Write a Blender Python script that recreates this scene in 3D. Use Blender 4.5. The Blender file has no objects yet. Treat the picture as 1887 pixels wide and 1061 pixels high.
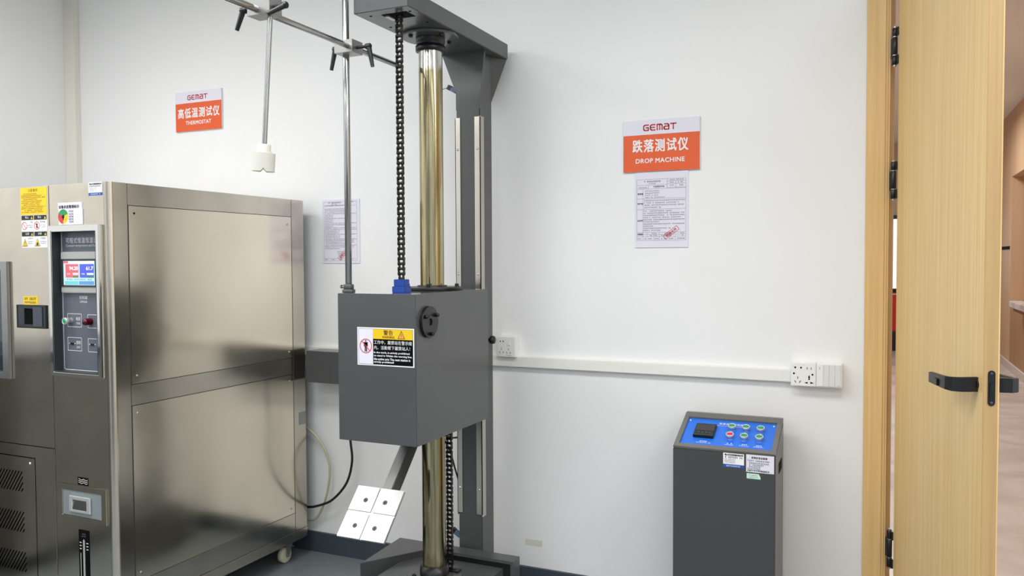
import bpy, bmesh, math, random
from mathutils import Vector, Matrix

# ------------------------------------------------------------------ scene
SC = bpy.context.scene
COL = SC.collection
PI = math.pi

# camera: 1.41 m above the floor, back wall 3.16 m ahead along +Y
CAM_H = 1.41
F_PX, YAW, PITCH, ROLL = 1492.4, 0.42656, -0.03422, -0.00477
def cam_axes(yaw, pitch, roll):
    cy, sy = math.cos(yaw), math.sin(yaw)
    f = Vector((-sy*math.cos(pitch), cy*math.cos(pitch), math.sin(pitch)))
    r = Vector((cy, sy, 0)); u = r.cross(f)
    c, s = math.cos(roll), math.sin(roll)
    return c*r + s*u, -s*r + c*u, f
cam_d = bpy.data.cameras.new('camera')
cam = bpy.data.objects.new('camera', cam_d); COL.objects.link(cam)
r_, u_, f_ = cam_axes(YAW, PITCH, ROLL)
cam.matrix_world = Matrix(((r_.x, u_.x, -f_.x, 0), (r_.y, u_.y, -f_.y, 0),
                           (r_.z, u_.z, -f_.z, CAM_H), (0, 0, 0, 1)))
cam_d.sensor_width = 36.0
cam_d.lens = F_PX/1887*36.0
cam_d.clip_start = 0.02
SC.camera = cam

world = bpy.data.worlds.new('world'); SC.world = world
world.use_nodes = True
world.node_tree.nodes['Background'].inputs[0].default_value = (0.9, 0.95, 1.0, 1)
world.node_tree.nodes['Background'].inputs[1].default_value = 0.3

def area(name, loc, sx, sy, power, color=(1, 1, 1), rot=(0, 0, 0)):
    d = bpy.data.lights.new(name, 'AREA'); d.shape = 'RECTANGLE'
    d.size, d.size_y, d.energy, d.color = sx, sy, power, color
    d.spread = math.radians(172)            # louvred panels throw most of their light downwards
    o = bpy.data.objects.new(name, d); COL.objects.link(o)
    o.location = loc; o.rotation_euler = rot
    return o
# ceiling panels of the laboratory (two rows of 0.6 x 1.2 m) and of the lobby behind the door
for lx, lk in ((-3.3, 1.45), (-1.7, 1.15), (-0.1, 0.9), (1.5, 1.35), (2.9, 1.35)):
    for ly, lp in ((1.3, 40), (-0.7, 26), (-2.9, 25), (-5.1, 23), (-7.4, 23)):
        area('ceiling_panel_light', (lx, ly, 2.985), 1.2, 0.6, lp*lk, (1.0, 0.993, 0.985))
for ly in (5.0, 8.0, 11.0):
    area('lobby_light', (0.3, ly, 3.2), 1.0, 1.0, 80, (0.97, 0.98, 1.0))
SC.view_settings.view_transform = 'Standard'
SC.view_settings.look = 'None'
SC.view_settings.use_curve_mapping = False
SC.view_settings.gamma = 1.0
SC.view_settings.exposure = -0.84
try:
    SC.cycles.use_denoising = True
    SC.cycles.max_bounces = 10
    SC.cycles.diffuse_bounces = 6
    SC.cycles.glossy_bounces = 6
    SC.cycles.sample_clamp_indirect = 6.0
except Exception:
    pass

# ------------------------------------------------------------------ materials
def lin(c):
    return tuple(((v/255)/12.92 if v/255 <= 0.04045 else ((v/255+0.055)/1.055)**2.4) for v in c)
def mat(name, rgb, rough=0.5, metal=0.0, spec=0.5, var=0.0, vscale=(8, 8, 8), bump=0.0, bscale=(60, 60, 60),
        rvar=0.0, coat=0.0, emit=0.0):
    m = bpy.data.materials.new(name); m.use_nodes = True
    nt = m.node_tree; b = nt.nodes['Principled BSDF']
    c = lin(rgb)
    b.inputs['Base Color'].default_value = (*c, 1)
    b.inputs['Roughness'].default_value = rough
    b.inputs['Metallic'].default_value = metal
    b.inputs['Specular IOR Level'].default_value = spec
    b.inputs['Coat Weight'].default_value = coat
    b.inputs['Coat Roughness'].default_value = 0.1
    if emit:
        b.inputs['Emission Color'].default_value = (*c, 1)
        b.inputs['Emission Strength'].default_value = emit
    if var or bump or rvar:
        tc = nt.nodes.new('ShaderNodeNewGeometry')
    def noise(sc, detail=4):
        mp = nt.nodes.new('ShaderNodeMapping'); mp.inputs['Scale'].default_value = sc
        n = nt.nodes.new('ShaderNodeTexNoise'); n.inputs['Scale'].default_value = 1.0; n.inputs['Detail'].default_value = detail
        nt.links.new(tc.outputs['Position'], mp.inputs['Vector']); nt.links.new(mp.outputs[0], n.inputs['Vector'])
        return n
    if var:
        n = noise(vscale)
        r = nt.nodes.new('ShaderNodeMapRange')
        r.inputs['From Min'].default_value = 0.3; r.inputs['From Max'].default_value = 0.7
        r.inputs['To Min'].default_value = 1-var; r.inputs['To Max'].default_value = 1+var
        nt.links.new(n.outputs['Fac'], r.inputs['Value'])
        mx = nt.nodes.new('ShaderNodeVectorMath'); mx.operation = 'SCALE'
        mx.inputs[0].default_value = c
        nt.links.new(r.outputs[0], mx.inputs['Scale'])
        nt.links.new(mx.outputs[0], b.inputs['Base Color'])
    if rvar:
        n = noise(tuple(v*0.7 for v in vscale))
        r = nt.nodes.new('ShaderNodeMapRange')
        r.inputs['From Min'].default_value = 0.3; r.inputs['From Max'].default_value = 0.7
        r.inputs['To Min'].default_value = max(0.02, rough-rvar); r.inputs['To Max'].default_value = rough+rvar
        nt.links.new(n.outputs['Fac'], r.inputs['Value']); nt.links.new(r.outputs[0], b.inputs['Roughness'])
    if bump:
        n = noise(bscale, 3)
        bp = nt.nodes.new('ShaderNodeBump'); bp.inputs['Strength'].default_value = bump; bp.inputs['Distance'].default_value = 0.002
        nt.links.new(n.outputs['Fac'], bp.inputs['Height']); nt.links.new(bp.outputs[0], b.inputs['Normal'])
    return m

def wood_mat(name, a, bcol, sc=(70, 70, 1.6), rough=0.42):
    m = bpy.data.materials.new(name); m.use_nodes = True
    nt = m.node_tree; b = nt.nodes['Principled BSDF']; b.inputs['Roughness'].default_value = rough
    g = nt.nodes.new('ShaderNodeNewGeometry'); mp = nt.nodes.new('ShaderNodeMapping'); mp.inputs['Scale'].default_value = sc
    n = nt.nodes.new('ShaderNodeTexNoise'); n.inputs['Scale'].default_value = 1; n.inputs['Detail'].default_value = 6; n.inputs['Roughness'].default_value = 0.65
    nt.links.new(g.outputs['Position'], mp.inputs[0]); nt.links.new(mp.outputs[0], n.inputs['Vector'])
    cr = nt.nodes.new('ShaderNodeValToRGB')
    cr.color_ramp.elements[0].position = 0.3; cr.color_ramp.elements[0].color = (*lin(a), 1)
    cr.color_ramp.elements[1].position = 0.7; cr.color_ramp.elements[1].color = (*lin(bcol), 1)
    nt.links.new(n.outputs['Fac'], cr.inputs[0]); nt.links.new(cr.outputs[0], b.inputs['Base Color'])
    return m

def tube_mat():                       # chromed piston rod, varnished yellow by old oil below the clean top end
    m = bpy.data.materials.new('oil_stained_chrome'); m.use_nodes = True
    nt = m.node_tree; b = nt.nodes['Principled BSDF']
    b.inputs['Metallic'].default_value = 1; b.inputs['Roughness'].default_value = 0.13
    g = nt.nodes.new('ShaderNodeNewGeometry')
    mp = nt.nodes.new('ShaderNodeMapping'); mp.inputs['Scale'].default_value = (60, 60, 2.2)
    n = nt.nodes.new('ShaderNodeTexNoise'); n.inputs['Scale'].default_value = 1; n.inputs['Detail'].default_value = 5
    nt.links.new(g.outputs['Position'], mp.inputs[0]); nt.links.new(mp.outputs[0], n.inputs['Vector'])
    cr = nt.nodes.new('ShaderNodeValToRGB')
    cr.color_ramp.elements[0].position = 0.3; cr.color_ramp.elements[0].color = (*lin((112, 101, 72)), 1)
    cr.color_ramp.elements[1].position = 0.7; cr.color_ramp.elements[1].color = (*lin((206, 197, 160)), 1)
    nt.links.new(n.outputs['Fac'], cr.inputs[0])
    sp = nt.nodes.new('ShaderNodeSeparateXYZ'); nt.links.new(g.outputs['Position'], sp.inputs[0])
    mr = nt.nodes.new('ShaderNodeMath'); mr.operation = 'MULTIPLY_ADD'; mr.inputs[1].default_value = 0.06
    nt.links.new(n.outputs['Fac'], mr.inputs[0]); nt.links.new(sp.outputs['Z'], mr.inputs[2])
    st = nt.nodes.new('ShaderNodeMapRange'); st.inputs['From Min'].default_value = 2.135; st.inputs['From Max'].default_value = 2.16
    nt.links.new(mr.outputs[0], st.inputs['Value'])
    mx = nt.nodes.new('ShaderNodeMix'); mx.data_type = 'RGBA'
    nt.links.new(st.outputs[0], mx.inputs[0]); nt.links.new(cr.outputs[0], mx.inputs[6]); mx.inputs[7].default_value = (*lin((205, 202, 196)), 1)
    nt.links.new(mx.outputs[2], b.inputs['Base Color'])
    return m

def marble_mat(name, a, bcol):
    m = bpy.data.materials.new(name); m.use_nodes = True
    nt = m.node_tree; b = nt.nodes['Principled BSDF']; b.inputs['Roughness'].default_value = 0.25
    g = nt.nodes.new('ShaderNodeNewGeometry')
    n = nt.nodes.new('ShaderNodeTexNoise'); n.inputs['Scale'].default_value = 1.6; n.inputs['Detail'].default_value = 8; n.inputs['Distortion'].default_value = 1.4
    nt.links.new(g.outputs['Position'], n.inputs['Vector'])
    cr = nt.nodes.new('ShaderNodeValToRGB')
    cr.color_ramp.elements[0].position = 0.35; cr.color_ramp.elements[0].color = (*lin(a), 1)
    cr.color_ramp.elements[1].position = 0.62; cr.color_ramp.elements[1].color = (*lin(bcol), 1)
    nt.links.new(n.outputs['Fac'], cr.inputs[0]); nt.links.new(cr.outputs[0], b.inputs['Base Color'])
    return m

M = dict(
    wall=mat('white_wall_paint', (238, 239, 240), 0.55, spec=0.25, var=0.012, vscale=(1.5, 1.5, 1.5), bump=0.05, bscale=(90, 90, 90)),
    ceil=mat('white_ceiling', (236, 236, 234), 0.8),
    floor=mat('slate_epoxy_floor', (120, 128, 133), 0.35, var=0.08, vscale=(3, 3, 3), rvar=0.08),
    skirt=mat('dark_slate_skirting_paint', (60, 70, 80), 0.5, var=0.06, vscale=(6, 6, 6)),
    trunk=mat('white_plastic_trunking', (236, 236, 230), 0.4),
    cream=mat('cream_trim', (226, 225, 216), 0.45),
    steel=mat('brushed_stainless_steel', (206, 199, 185), 0.19, 1.0, var=0.08, vscale=(6, 6, 6), rvar=0.05, bump=0.025, bscale=(7, 7, 5)),
    steelp=mat('stainless_panel', (236, 226, 207), 0.17, 1.0, var=0.04, vscale=(3, 3, 3), rvar=0.06, bump=0.04, bscale=(4, 4, 3.5)),
    mirror=mat('polished_steel', (225, 224, 220), 0.08, 1.0),
    seam=mat('seam_shade', (58, 54, 50), 0.6),  # dark colour puts groove shade into the gaps between the steel sheets
    chrome=mat('chrome_rod', (176, 177, 176), 0.16, 1.0),
    alum=mat('milled_aluminium', (158, 158, 156), 0.36, 0.9, var=0.04, vscale=(20, 20, 20)),
    zinc=mat('zinc_plated_steel', (168, 170, 168), 0.3, 0.9),
    rail=mat('ground_steel_rail', (205, 200, 188), 0.22, 1.0, var=0.06, vscale=(15, 15, 2)),
    grey=mat('grey_machine_enamel', (75, 77, 78), 0.32, spec=0.5, coat=0.2, var=0.03, vscale=(5, 5, 5)),
    greycab=mat('dark_grey_cabinet_enamel', (63, 65, 66), 0.32, spec=0.5, coat=0.2),
    black=mat('black_oxide_steel', (19, 19, 21), 0.36, spec=0.5),
    blackp=mat('black_plastic', (18, 18, 21), 0.35),
    chain=mat('dark_chain_steel', (44, 40, 38), 0.3, 0.6),
    blue=mat('blue_bracket_paint', (16, 62, 150), 0.4),
    greytop=mat('grey_enamel_top_sheen', (96, 98, 100), 0.12, spec=0.6, coat=1.0),  # lighter, glossier copy of the machine enamel, standing in for a grazing wall reflection
    bench=mat('light_grey_bench_enamel', (106, 108, 105), 0.4),
    latch=mat('grey_latch_plate', (132, 140, 142), 0.4),
    handle=mat('dark_handle_plastic', (38, 42, 50), 0.35),
    greylip=mat('lit_grey_desk_frame_enamel', (104, 103, 100), 0.3, spec=0.5, coat=0.2),  # lit copy of the cabinet enamel: ceiling light on upward faces put into the colour
    bluepan=mat('blue_control_panel', (32, 112, 226), 0.35),
    white=mat('white_print', (240, 240, 242), 0.5),
    paper=mat('white_paper', (226, 224, 238), 0.6),
    acryl=mat('acrylic_board_edge', (214, 214, 222), 0.3),
    orange=mat('orange_print', (226, 92, 40), 0.45),
    logo=mat('red_logo_print', (206, 62, 52), 0.45),
    logop=mat('crimson_logo_print', (196, 60, 84), 0.45),
    ink=mat('black_ink', (30, 30, 34), 0.6),
    inkg=mat('grey_ink', (110, 108, 118), 0.6),
    stamp=mat('red_stamp_ink', (196, 52, 66), 0.6),
    yellow=mat('yellow_sticker', (232, 196, 22), 0.4),
    yellowd=mat('amber_print', (250, 170, 60), 0.45),
    brown=mat('brown_print', (120, 74, 20), 0.5),
    red=mat('red_print', (205, 40, 52), 0.4),
    green=mat('green_button', (20, 150, 92), 0.3),
    greenp=mat('green_print', (40, 140, 80), 0.4),
    redb=mat('red_button', (205, 30, 44), 0.3),
    redlamp=mat('dark_red_lamp_lens', (72, 8, 22), 0.15),
    ring=mat('silver_bezel', (222, 224, 224), 0.25, 0.6),
    slate=mat('slate_blue_panel', (92, 99, 110), 0.4),
    slated=mat('dark_slate_panel', (64, 70, 80), 0.4),
    hmi=mat('grey_screen_housing', (166, 168, 164), 0.45),
    hmib=mat('dark_screen_bezel', (42, 48, 50), 0.35),
    swblue=mat('faded_blue_switch_body', (84, 104, 138), 0.4),
    bluestk=mat('blue_sticker_band', (30, 78, 168), 0.4),
    grn=mat('pale_green_label', (206, 232, 218), 0.4),
    grnd=mat('dark_green_label', (40, 92, 78), 0.4),
    nylon=mat('white_nylon', (212, 211, 203), 0.4),
    cable=mat('black_cable', (22, 23, 26), 0.45),
    hose=mat('yellowed_clear_hose', (186, 186, 150), 0.3),
    wheel=mat('cream_nylon_wheel', (222, 220, 190), 0.4),
    tile=mat('white_plate_tile', (246, 246, 246), 0.35),
    oak=wood_mat('pale_oak_veneer', (222, 186, 122), (238, 208, 148)),
    oakd=wood_mat('oak_casing_veneer', (214, 176, 114), (232, 196, 136)),
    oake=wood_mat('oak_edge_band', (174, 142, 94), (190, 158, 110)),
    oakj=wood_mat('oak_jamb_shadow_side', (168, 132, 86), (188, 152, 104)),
    panelw=wood_mat('lobby_wood_panel', (206, 168, 130), (220, 184, 146), (6, 3, 0.6), 0.5),
    panelm=wood_mat('lobby_dado_panel', (172, 130, 92), (186, 144, 104), (6, 3, 0.6), 0.5),
    paneld=wood_mat('lobby_niche_panel', (136, 92, 50), (150, 104, 60), (6, 3, 0.6), 0.5),
    lobby=mat('lobby_plaster', (214, 200, 190), 0.7),
    lobbyc=mat('lobby_ceiling', (240, 236, 230), 0.8),
    stone=marble_mat('lobby_stone_floor', (186, 174, 164), (206, 196, 187)),
    marble=marble_mat('counter_marble', (190, 184, 176), (226, 222, 214)),
    hole=mat('dark_hole', (8, 8, 9), 0.8, spec=0.1),
    lens=mat('dark_display_window', (46, 42, 44), 0.2),
    scr=mat('screen_backlight', (190, 226, 234), 0.3, emit=0.28),
    scrr=mat('screen_red', (224, 96, 106), 0.3, emit=0.28),
    scrb=mat('screen_blue', (74, 92, 214), 0.3, emit=0.28),
    scrc=mat('screen_teal', (110, 200, 204), 0.3, emit=0.28),
    scrm=mat('screen_mid_blue', (92, 150, 204), 0.3, emit=0.28),
    scrw=mat('screen_white', (244, 240, 244), 0.3, emit=0.35),
    plast=mat('white_switch_plastic', (240, 240, 238), 0.3),
    plastg=mat('light_grey_rocker', (226, 225, 225), 0.32),
    sky=mat('daylight_window_pane', (250, 252, 255), 0.3, emit=1.3),
    redcl=mat('red_planter', (196, 30, 34), 0.4),
    residue=mat('tape_residue', (218, 218, 206), 0.5),
)
gm = bpy.data.materials.new('tinted_glass'); gm.use_nodes = True
gb = gm.node_tree.nodes['Principled BSDF']
gb.inputs['Base Color'].default_value = (*lin((40, 56, 62)), 1); gb.inputs['Roughness'].default_value = 0.05
gb.inputs['Specular IOR Level'].default_value = 0.8
M['glass'] = gm

# ------------------------------------------------------------------ geometry helpers
class MB:
    def __init__(s): s.v = []; s.f = []; s.mi = []; s.sm = []
    def add(s, vs, fs, mi=0, smooth=False):
        b = len(s.v); s.v += [tuple(p) for p in vs]
        for f in fs: s.f.append(tuple(b+i for i in f)); s.mi.append(mi); s.sm.append(smooth)
        return s
    def box(s, x0, x1, y0, y1, z0, z1, mi=0):
        x0, x1 = sorted((x0, x1)); y0, y1 = sorted((y0, y1)); z0, z1 = sorted((z0, z1))
        vs = [(x, y, z) for z in (z0, z1) for y in (y0, y1) for x in (x0, x1)]
        return s.add(vs, [(0, 2, 3, 1), (4, 5, 7, 6), (0, 1, 5, 4), (2, 6, 7, 3), (0, 4, 6, 2), (1, 3, 7, 5)], mi)
    def obox(s, o, U, V, N, u0, u1, v0, v1, n0, n1, mi=0):
        P = lambda u, v, n: o+U*u+V*v+N*n
        vs = [P(x, y, z) for z in (n0, n1) for y in (v0, v1) for x in (u0, u1)]
        fl = U.cross(V).dot(N) < 0
        fs = [(0, 2, 3, 1), (4, 5, 7, 6), (0, 1, 5, 4), (2, 6, 7, 3), (0, 4, 6, 2), (1, 3, 7, 5)]
        if fl: fs = [tuple(reversed(f)) for f in fs]
        return s.add(vs, fs, mi)
    def lathe(s, p0, axis, prof, n=24, mi=0, smooth=True):
        # prof: list of (t along axis, radius)
        a = Vector(axis).normalized(); p0 = Vector(p0)
        t = Vector((0, 0, 1)) if abs(a.z) < 0.9 else Vector((1, 0, 0))
        e1 = a.cross(t).normalized(); e2 = a.cross(e1)
        vs = []; fs = []
        for (tt, r) in prof:
            for k in range(n):
                q = 2*PI*k/n; vs.append(p0+a*tt+(e1*math.cos(q)+e2*math.sin(q))*r)
        for i in range(len(prof)-1):
            for k in range(n):
                k2 = (k+1) % n
                fs.append((i*n+k, i*n+k2, (i+1)*n+k2, (i+1)*n+k))
        s.add(vs, fs, mi, smooth)
        m = len(prof)
        s.add([vs[k] for k in range(n)], [tuple(reversed(range(n)))], mi)
        s.add([vs[(m-1)*n+k] for k in range(n)], [tuple(range(n))], mi)
        return s
    def cyl(s, p0, p1, r, n=20, mi=0, r1=None, ch=0.0):
        p0, p1 = Vector(p0), Vector(p1); L = (p1-p0).length
        r1 = r if r1 is None else r1
        if ch: prof = [(0, r-ch), (ch, r), (L-ch, r1), (L, r1-ch)]
        else: prof = [(0, r), (L, r1)]
        # split corners so flat caps keep sharp edges
        return s.lathe(p0, p1-p0, prof, n, mi)
    def tube(s, pts, r, n=10, mi=0, cap=True):
        pts = [Vector(p) for p in pts]; m = len(pts); vs = []; fs = []
        prev = None
        for i, p in enumerate(pts):
            d = (pts[min(i+1, m-1)]-pts[max(i-1, 0)]).normalized()
            if prev is None:
                t = Vector((0, 0, 1)) if abs(d.z) < 0.9 else Vector((1, 0, 0))
                e1 = d.cross(t).normalized()
            else:
                e1 = (prev-d*prev.dot(d)).normalized()
            prev = e1; e2 = d.cross(e1)
            rr = r[i] if isinstance(r, (list, tuple)) else r
            for k in range(n):
                q = 2*PI*k/n; vs.append(p+(e1*math.cos(q)+e2*math.sin(q))*rr)
        for i in range(m-1):
            for k in range(n):
                k2 = (k+1) % n; fs.append((i*n+k, i*n+k2, (i+1)*n+k2, (i+1)*n+k))
        s.add(vs, fs, mi, True)
        if cap:
            s.add(vs[:n], [tuple(reversed(range(n)))], mi); s.add(vs[-n:], [tuple(range(n))], mi)
        return s
    def prism(s, poly, ext, mi=0):
        # poly: 3-D points of one face; ext: extrusion vector
        poly = [Vector(p) for p in poly]; ext = Vector(ext); n = len(poly)
        nrm = Vector((0, 0, 0))
        for i in range(n): nrm += poly[i].cross(poly[(i+1) % n])
        if nrm.dot(ext) > 0: poly.reverse()
        vs = poly+[p+ext for p in poly]
        fs = [tuple(range(n)), tuple(reversed(range(n, 2*n)))]
        for i in range(n):
            j = (i+1) % n; fs.append((j, i, n+i, n+j))
        return s.add(vs, fs, mi)

def bez(pts, n=10):                    # Catmull-Rom through points
    pts = [Vector(p) for p in pts]; P = [pts[0]*2-pts[1]]+pts+[pts[-1]*2-pts[-2]]; out = []
    for i in range(1, len(P)-2):
        a, b, c, d = P[i-1:i+3]
        for k in range(n):
            t = k/n
            out.append(0.5*((2*b)+(c-a)*t+(2*a-5*b+4*c-d)*t*t+(3*b-a-3*c+d)*t**3))
    out.append(pts[-1]); return out

WPOS = {}                              # world position of every object (no object but copies is rotated)
def empty(name, loc, label, cat, group=None, kind=None):
    o = bpy.data.objects.new(name, None); COL.objects.link(o); o.location = loc; o.empty_display_size = 0.1
    WPOS[o.name] = Vector(loc)
    tag(o, label, cat, group, kind); return o
def tag(o, label=None, cat=None, group=None, kind=None):
    if label: o['label'] = label
    if cat: o['category'] = cat
    if group: o['group'] = group
    if kind: o['kind'] = kind
    return o
def build(name, mb, mats, parent=None, bevel=0.0, label=None, origin=None, seg=2):
    if not isinstance(mats, (list, tuple)): mats = [mats]
    vs = [Vector(v) for v in mb.v]
    if origin is None:
        lo = [min(v[i] for v in vs) for i in range(3)]; hi = [max(v[i] for v in vs) for i in range(3)]
        c = Vector([(lo[i]+hi[i])/2 for i in range(3)])
    else: c = Vector(origin)
    me = bpy.data.meshes.new(name)
    me.from_pydata([tuple(v-c) for v in vs], [], mb.f)
    for m in mats: me.materials.append(M[m] if isinstance(m, str) else m)
    me.polygons.foreach_set('material_index', mb.mi)
    me.polygons.foreach_set('use_smooth', mb.sm)
    if bevel:
        bm = bmesh.new(); bm.from_mesh(me)
        bmesh.ops.remove_doubles(bm, verts=bm.verts, dist=1e-6)
        es = [e for e in bm.edges if len(e.link_faces) == 2 and e.calc_face_angle(0) > 0.6]
        bmesh.ops.bevel(bm, geom=es, offset=bevel, segments=seg, affect='EDGES', clamp_overlap=True)
        bm.to_mesh(me); bm.free()
    me.update()
    o = bpy.data.objects.new(name, me); COL.objects.link(o)
    pw = Vector((0, 0, 0))
    if parent is not None:
        o.parent = parent; pw = WPOS[parent.name]
    o.location = c-pw; WPOS[o.name] = c
    if label: o['label'] = label
    return o
def dup(src, wpos, parent=None, rot=None, label=None):
    o = src.copy(); COL.objects.link(o)
    o.parent = parent
    pw = WPOS[parent.name] if parent is not None else Vector((0, 0, 0))
    o.location = Vector(wpos)-pw; WPOS[o.name] = Vector(wpos)
    if rot: o.rotation_euler = rot
    if label: o['label'] = label
    return o
def struct(name, mb, mats, parent=None, bevel=0.0):
    o = build(name, mb, mats, parent, bevel)
    if parent is None: o['kind'] = 'structure'
    return o
def bx(name, x0, x1, y0, y1, z0, z1, m, parent=None, bevel=0.0, label=None):
    return build(name, MB().box(x0, x1, y0, y1, z0, z1), m, parent, bevel, label)

def plate_holes(outer, holes, fr, th, mi=0):
    """flat plate with holes: 2-D loops on frame fr = (o,U,V,N); front at n=0, back at n=-th. returns MB"""
    o, U, V, N = fr
    bm = bmesh.new(); es = []
    for loop in [outer]+holes:
        vs = [bm.verts.new((p[0], p[1], 0)) for p in loop]
        for i in range(len(vs)): es.append(bm.edges.new((vs[i], vs[(i+1) % len(vs)])))
    bmesh.ops.triangle_fill(bm, use_beauty=True, use_dissolve=False, edges=es)
    bm.normal_update()
    for f in bm.faces:
        if f.normal.z < 0: f.normal_flip()
    bm.verts.index_update()
    mb = MB()
    P = lambda x, y, n: o+U*x+V*y+N*n
    vs = [P(v.co.x, v.co.y, 0) for v in bm.verts]; nb = len(vs)
    bk = [P(v.co.x, v.co.y, -th) for v in bm.verts]
    fs = [tuple(v.index for v in f.verts) for f in bm.faces]
    flip = U.cross(V).dot(N) < 0
    fr_ = [tuple(reversed(f)) if flip else f for f in fs]
    mb.add(vs+bk, fr_+[tuple(i+nb for i in reversed(f)) for f in fr_], mi)
    sides = []
    for f in fr_:
        for i in range(len(f)):
            a, b = f[i], f[(i+1) % len(f)]
            e = bm.edges.get((bm.verts[a], bm.verts[b])) if False else None
    bm.verts.ensure_lookup_table()
    for f in fr_:
        for i in range(len(f)):
            a, b = f[i], f[(i+1) % len(f)]
            e = bm.edges.get((bm.verts[a], bm.verts[b]))
            if e and len(e.link_faces) == 1: sides.append((b, a, a+nb, b+nb))
    mb.add(vs+bk, sides, mi)
    bm.free(); return mb

class FR:                              # flat frame for printing on a face
    def __init__(s, o, U, V, N): s.o, s.U, s.V, s.N = Vector(o), Vector(U).normalized(), Vector(V).normalized(), Vector(N).normalized()
    def p(s, u, v, n=0): return s.o+s.U*u+s.V*v+s.N*n
    def t(s): return (s.o, s.U, s.V, s.N)
def front(y): return FR((0, y, 0), (1, 0, 0), (0, 0, 1), (0, -1, 0))   # faces the room from the back wall: u = X, v = Z

def rect(mb, fr, u0, u1, v0, v1, n, mi=0):
    mb.add([fr.p(u0, v0, n), fr.p(u1, v0, n), fr.p(u1, v1, n), fr.p(u0, v1, n)], [(0, 1, 2, 3)], mi)
def poly(mb, fr, pts, n, mi=0):
    a = sum(pts[i][0]*pts[(i+1) % len(pts)][1]-pts[(i+1) % len(pts)][0]*pts[i][1] for i in range(len(pts)))
    if a < 0: pts = list(reversed(pts))
    mb.add([fr.p(u, v, n) for u, v in pts], [tuple(range(len(pts)))], mi)
def line(mb, fr, a, b, w, n, mi=0):
    a, b = Vector(a), Vector(b); d = (b-a)
    if d.length < 1e-9: return
    d.normalize(); q = Vector((-d.y, d.x))*w/2; e = d*w*0.5*0.0
    poly(mb, fr, [tuple(a-q-e), tuple(b-q+e), tuple(b+q+e), tuple(a+q-e)], n, mi)
def ring2(mb, fr, c, ro, ri, n, mi=0, k=36, su=1.0):
    for i in range(k):
        a, b = 2*PI*i/k, 2*PI*(i+1)/k
        poly(mb, fr, [(c[0]+su*ri*math.cos(a), c[1]+ri*math.sin(a)), (c[0]+su*ro*math.cos(a), c[1]+ro*math.sin(a)),
                      (c[0]+su*ro*math.cos(b), c[1]+ro*math.sin(b)), (c[0]+su*ri*math.cos(b), c[1]+ri*math.sin(b))], n, mi)
def pie(mb, fr, c, r, a0, a1, n, mi=0, k=14):
    pts = [c]+[(c[0]+r*math.cos(a0+(a1-a0)*i/k), c[1]+r*math.sin(a0+(a1-a0)*i/k)) for i in range(k+1)]
    poly(mb, fr, pts, n, mi)
def outline(mb, fr, u0, u1, v0, v1, w, n, mi=0):
    rect(mb, fr, u0, u1, v0, v0+w, n, mi); rect(mb, fr, u0, u1, v1-w, v1, n, mi)
    rect(mb, fr, u0, u0+w, v0+w, v1-w, n, mi); rect(mb, fr, u1-w, u1, v0+w, v1-w, n, mi)

TXT = {}
def glyphs(s, sp):
    key = (s, sp)
    if key not in TXT:
        c = bpy.data.curves.new('text', 'FONT'); c.body = s; c.resolution_u = 2; c.space_character = sp
        c.fill_mode = 'FRONT'
        o = bpy.data.objects.new('text', c); COL.objects.link(o)
        dg = bpy.context.evaluated_depsgraph_get(); dg.update()
        me = o.evaluated_get(dg).to_mesh()
        vs = [(v.co.x, v.co.y) for v in me.vertices]; fs = [tuple(p.vertices) for p in me.polygons]
        o.evaluated_get(dg).to_mesh_clear()
        bpy.data.objects.remove(o); bpy.data.curves.remove(c)
        TXT[key] = (vs, fs)
    return TXT[key]
def text(mb, fr, s, u0, u1, v0, v1, n, mi=0, bold=0.0, sp=1.0):
    """text stretched into the rectangle u0..u1, v0..v1"""
    vs, fs = glyphs(s, sp)
    if not vs: return
    if bold:                           # heavier weight: overprint the word four times with small shifts
        e = bold*(v1-v0)*2.2
        for k, (du, dv) in enumerate(((-e, -e), (e, -e), (-e, e), (e, e))): text(mb, fr, s, u0+e+du, u1-e+du, v0+e+dv, v1-e+dv, n+0.00006*k, mi, 0.0, sp)
        return
    xs = [v[0] for v in vs]; ys = [v[1] for v in vs]
    x0, x1, y0, y1 = min(xs), max(xs), min(ys), max(ys)
    out = [fr.p(u0+(x-x0)/(x1-x0)*(u1-u0), v0+(y-y0)/(y1-y0)*(v1-v0), n) for x, y in vs]
    fl = fr.U.cross(fr.V).dot(fr.N) < 0
    good = []
    for f in fs:
        a = sum(vs[f[i]][0]*vs[f[(i+1) % len(f)]][1]-vs[f[(i+1) % len(f)]][0]*vs[f[i]][1] for i in range(len(f)))
        good.append(f if (a > 0) != fl else tuple(reversed(f)))
    mb.add(out, good, mi)
RNG = random.Random(7)
def scribble(mb, fr, u0, u1, v, h, n, mi=0, gap=0.25, weight=0.2, skip=0.06):
    """a line of small print too fine to read: one cell of two or three strokes per character"""
    w = h*0.95; u = u0
    while u+w*0.6 < u1:
        if RNG.random() > skip:
            k = RNG.choice((0, 1, 2)); t = h*weight
            rect(mb, fr, u, u+w*0.85, v+h*0.78, v+h*0.78+t, n, mi)
            rect(mb, fr, u+w*0.1, u+w*0.8, v+h*0.36, v+h*0.36+t, n, mi)
            if k != 1: rect(mb, fr, u+w*0.36, u+w*0.36+t, v, v+h, n, mi)
            if k != 0: rect(mb, fr, u+w*0.05, u+w*0.9, v, v+t, n, mi)
        u += w*(1+gap)
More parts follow.
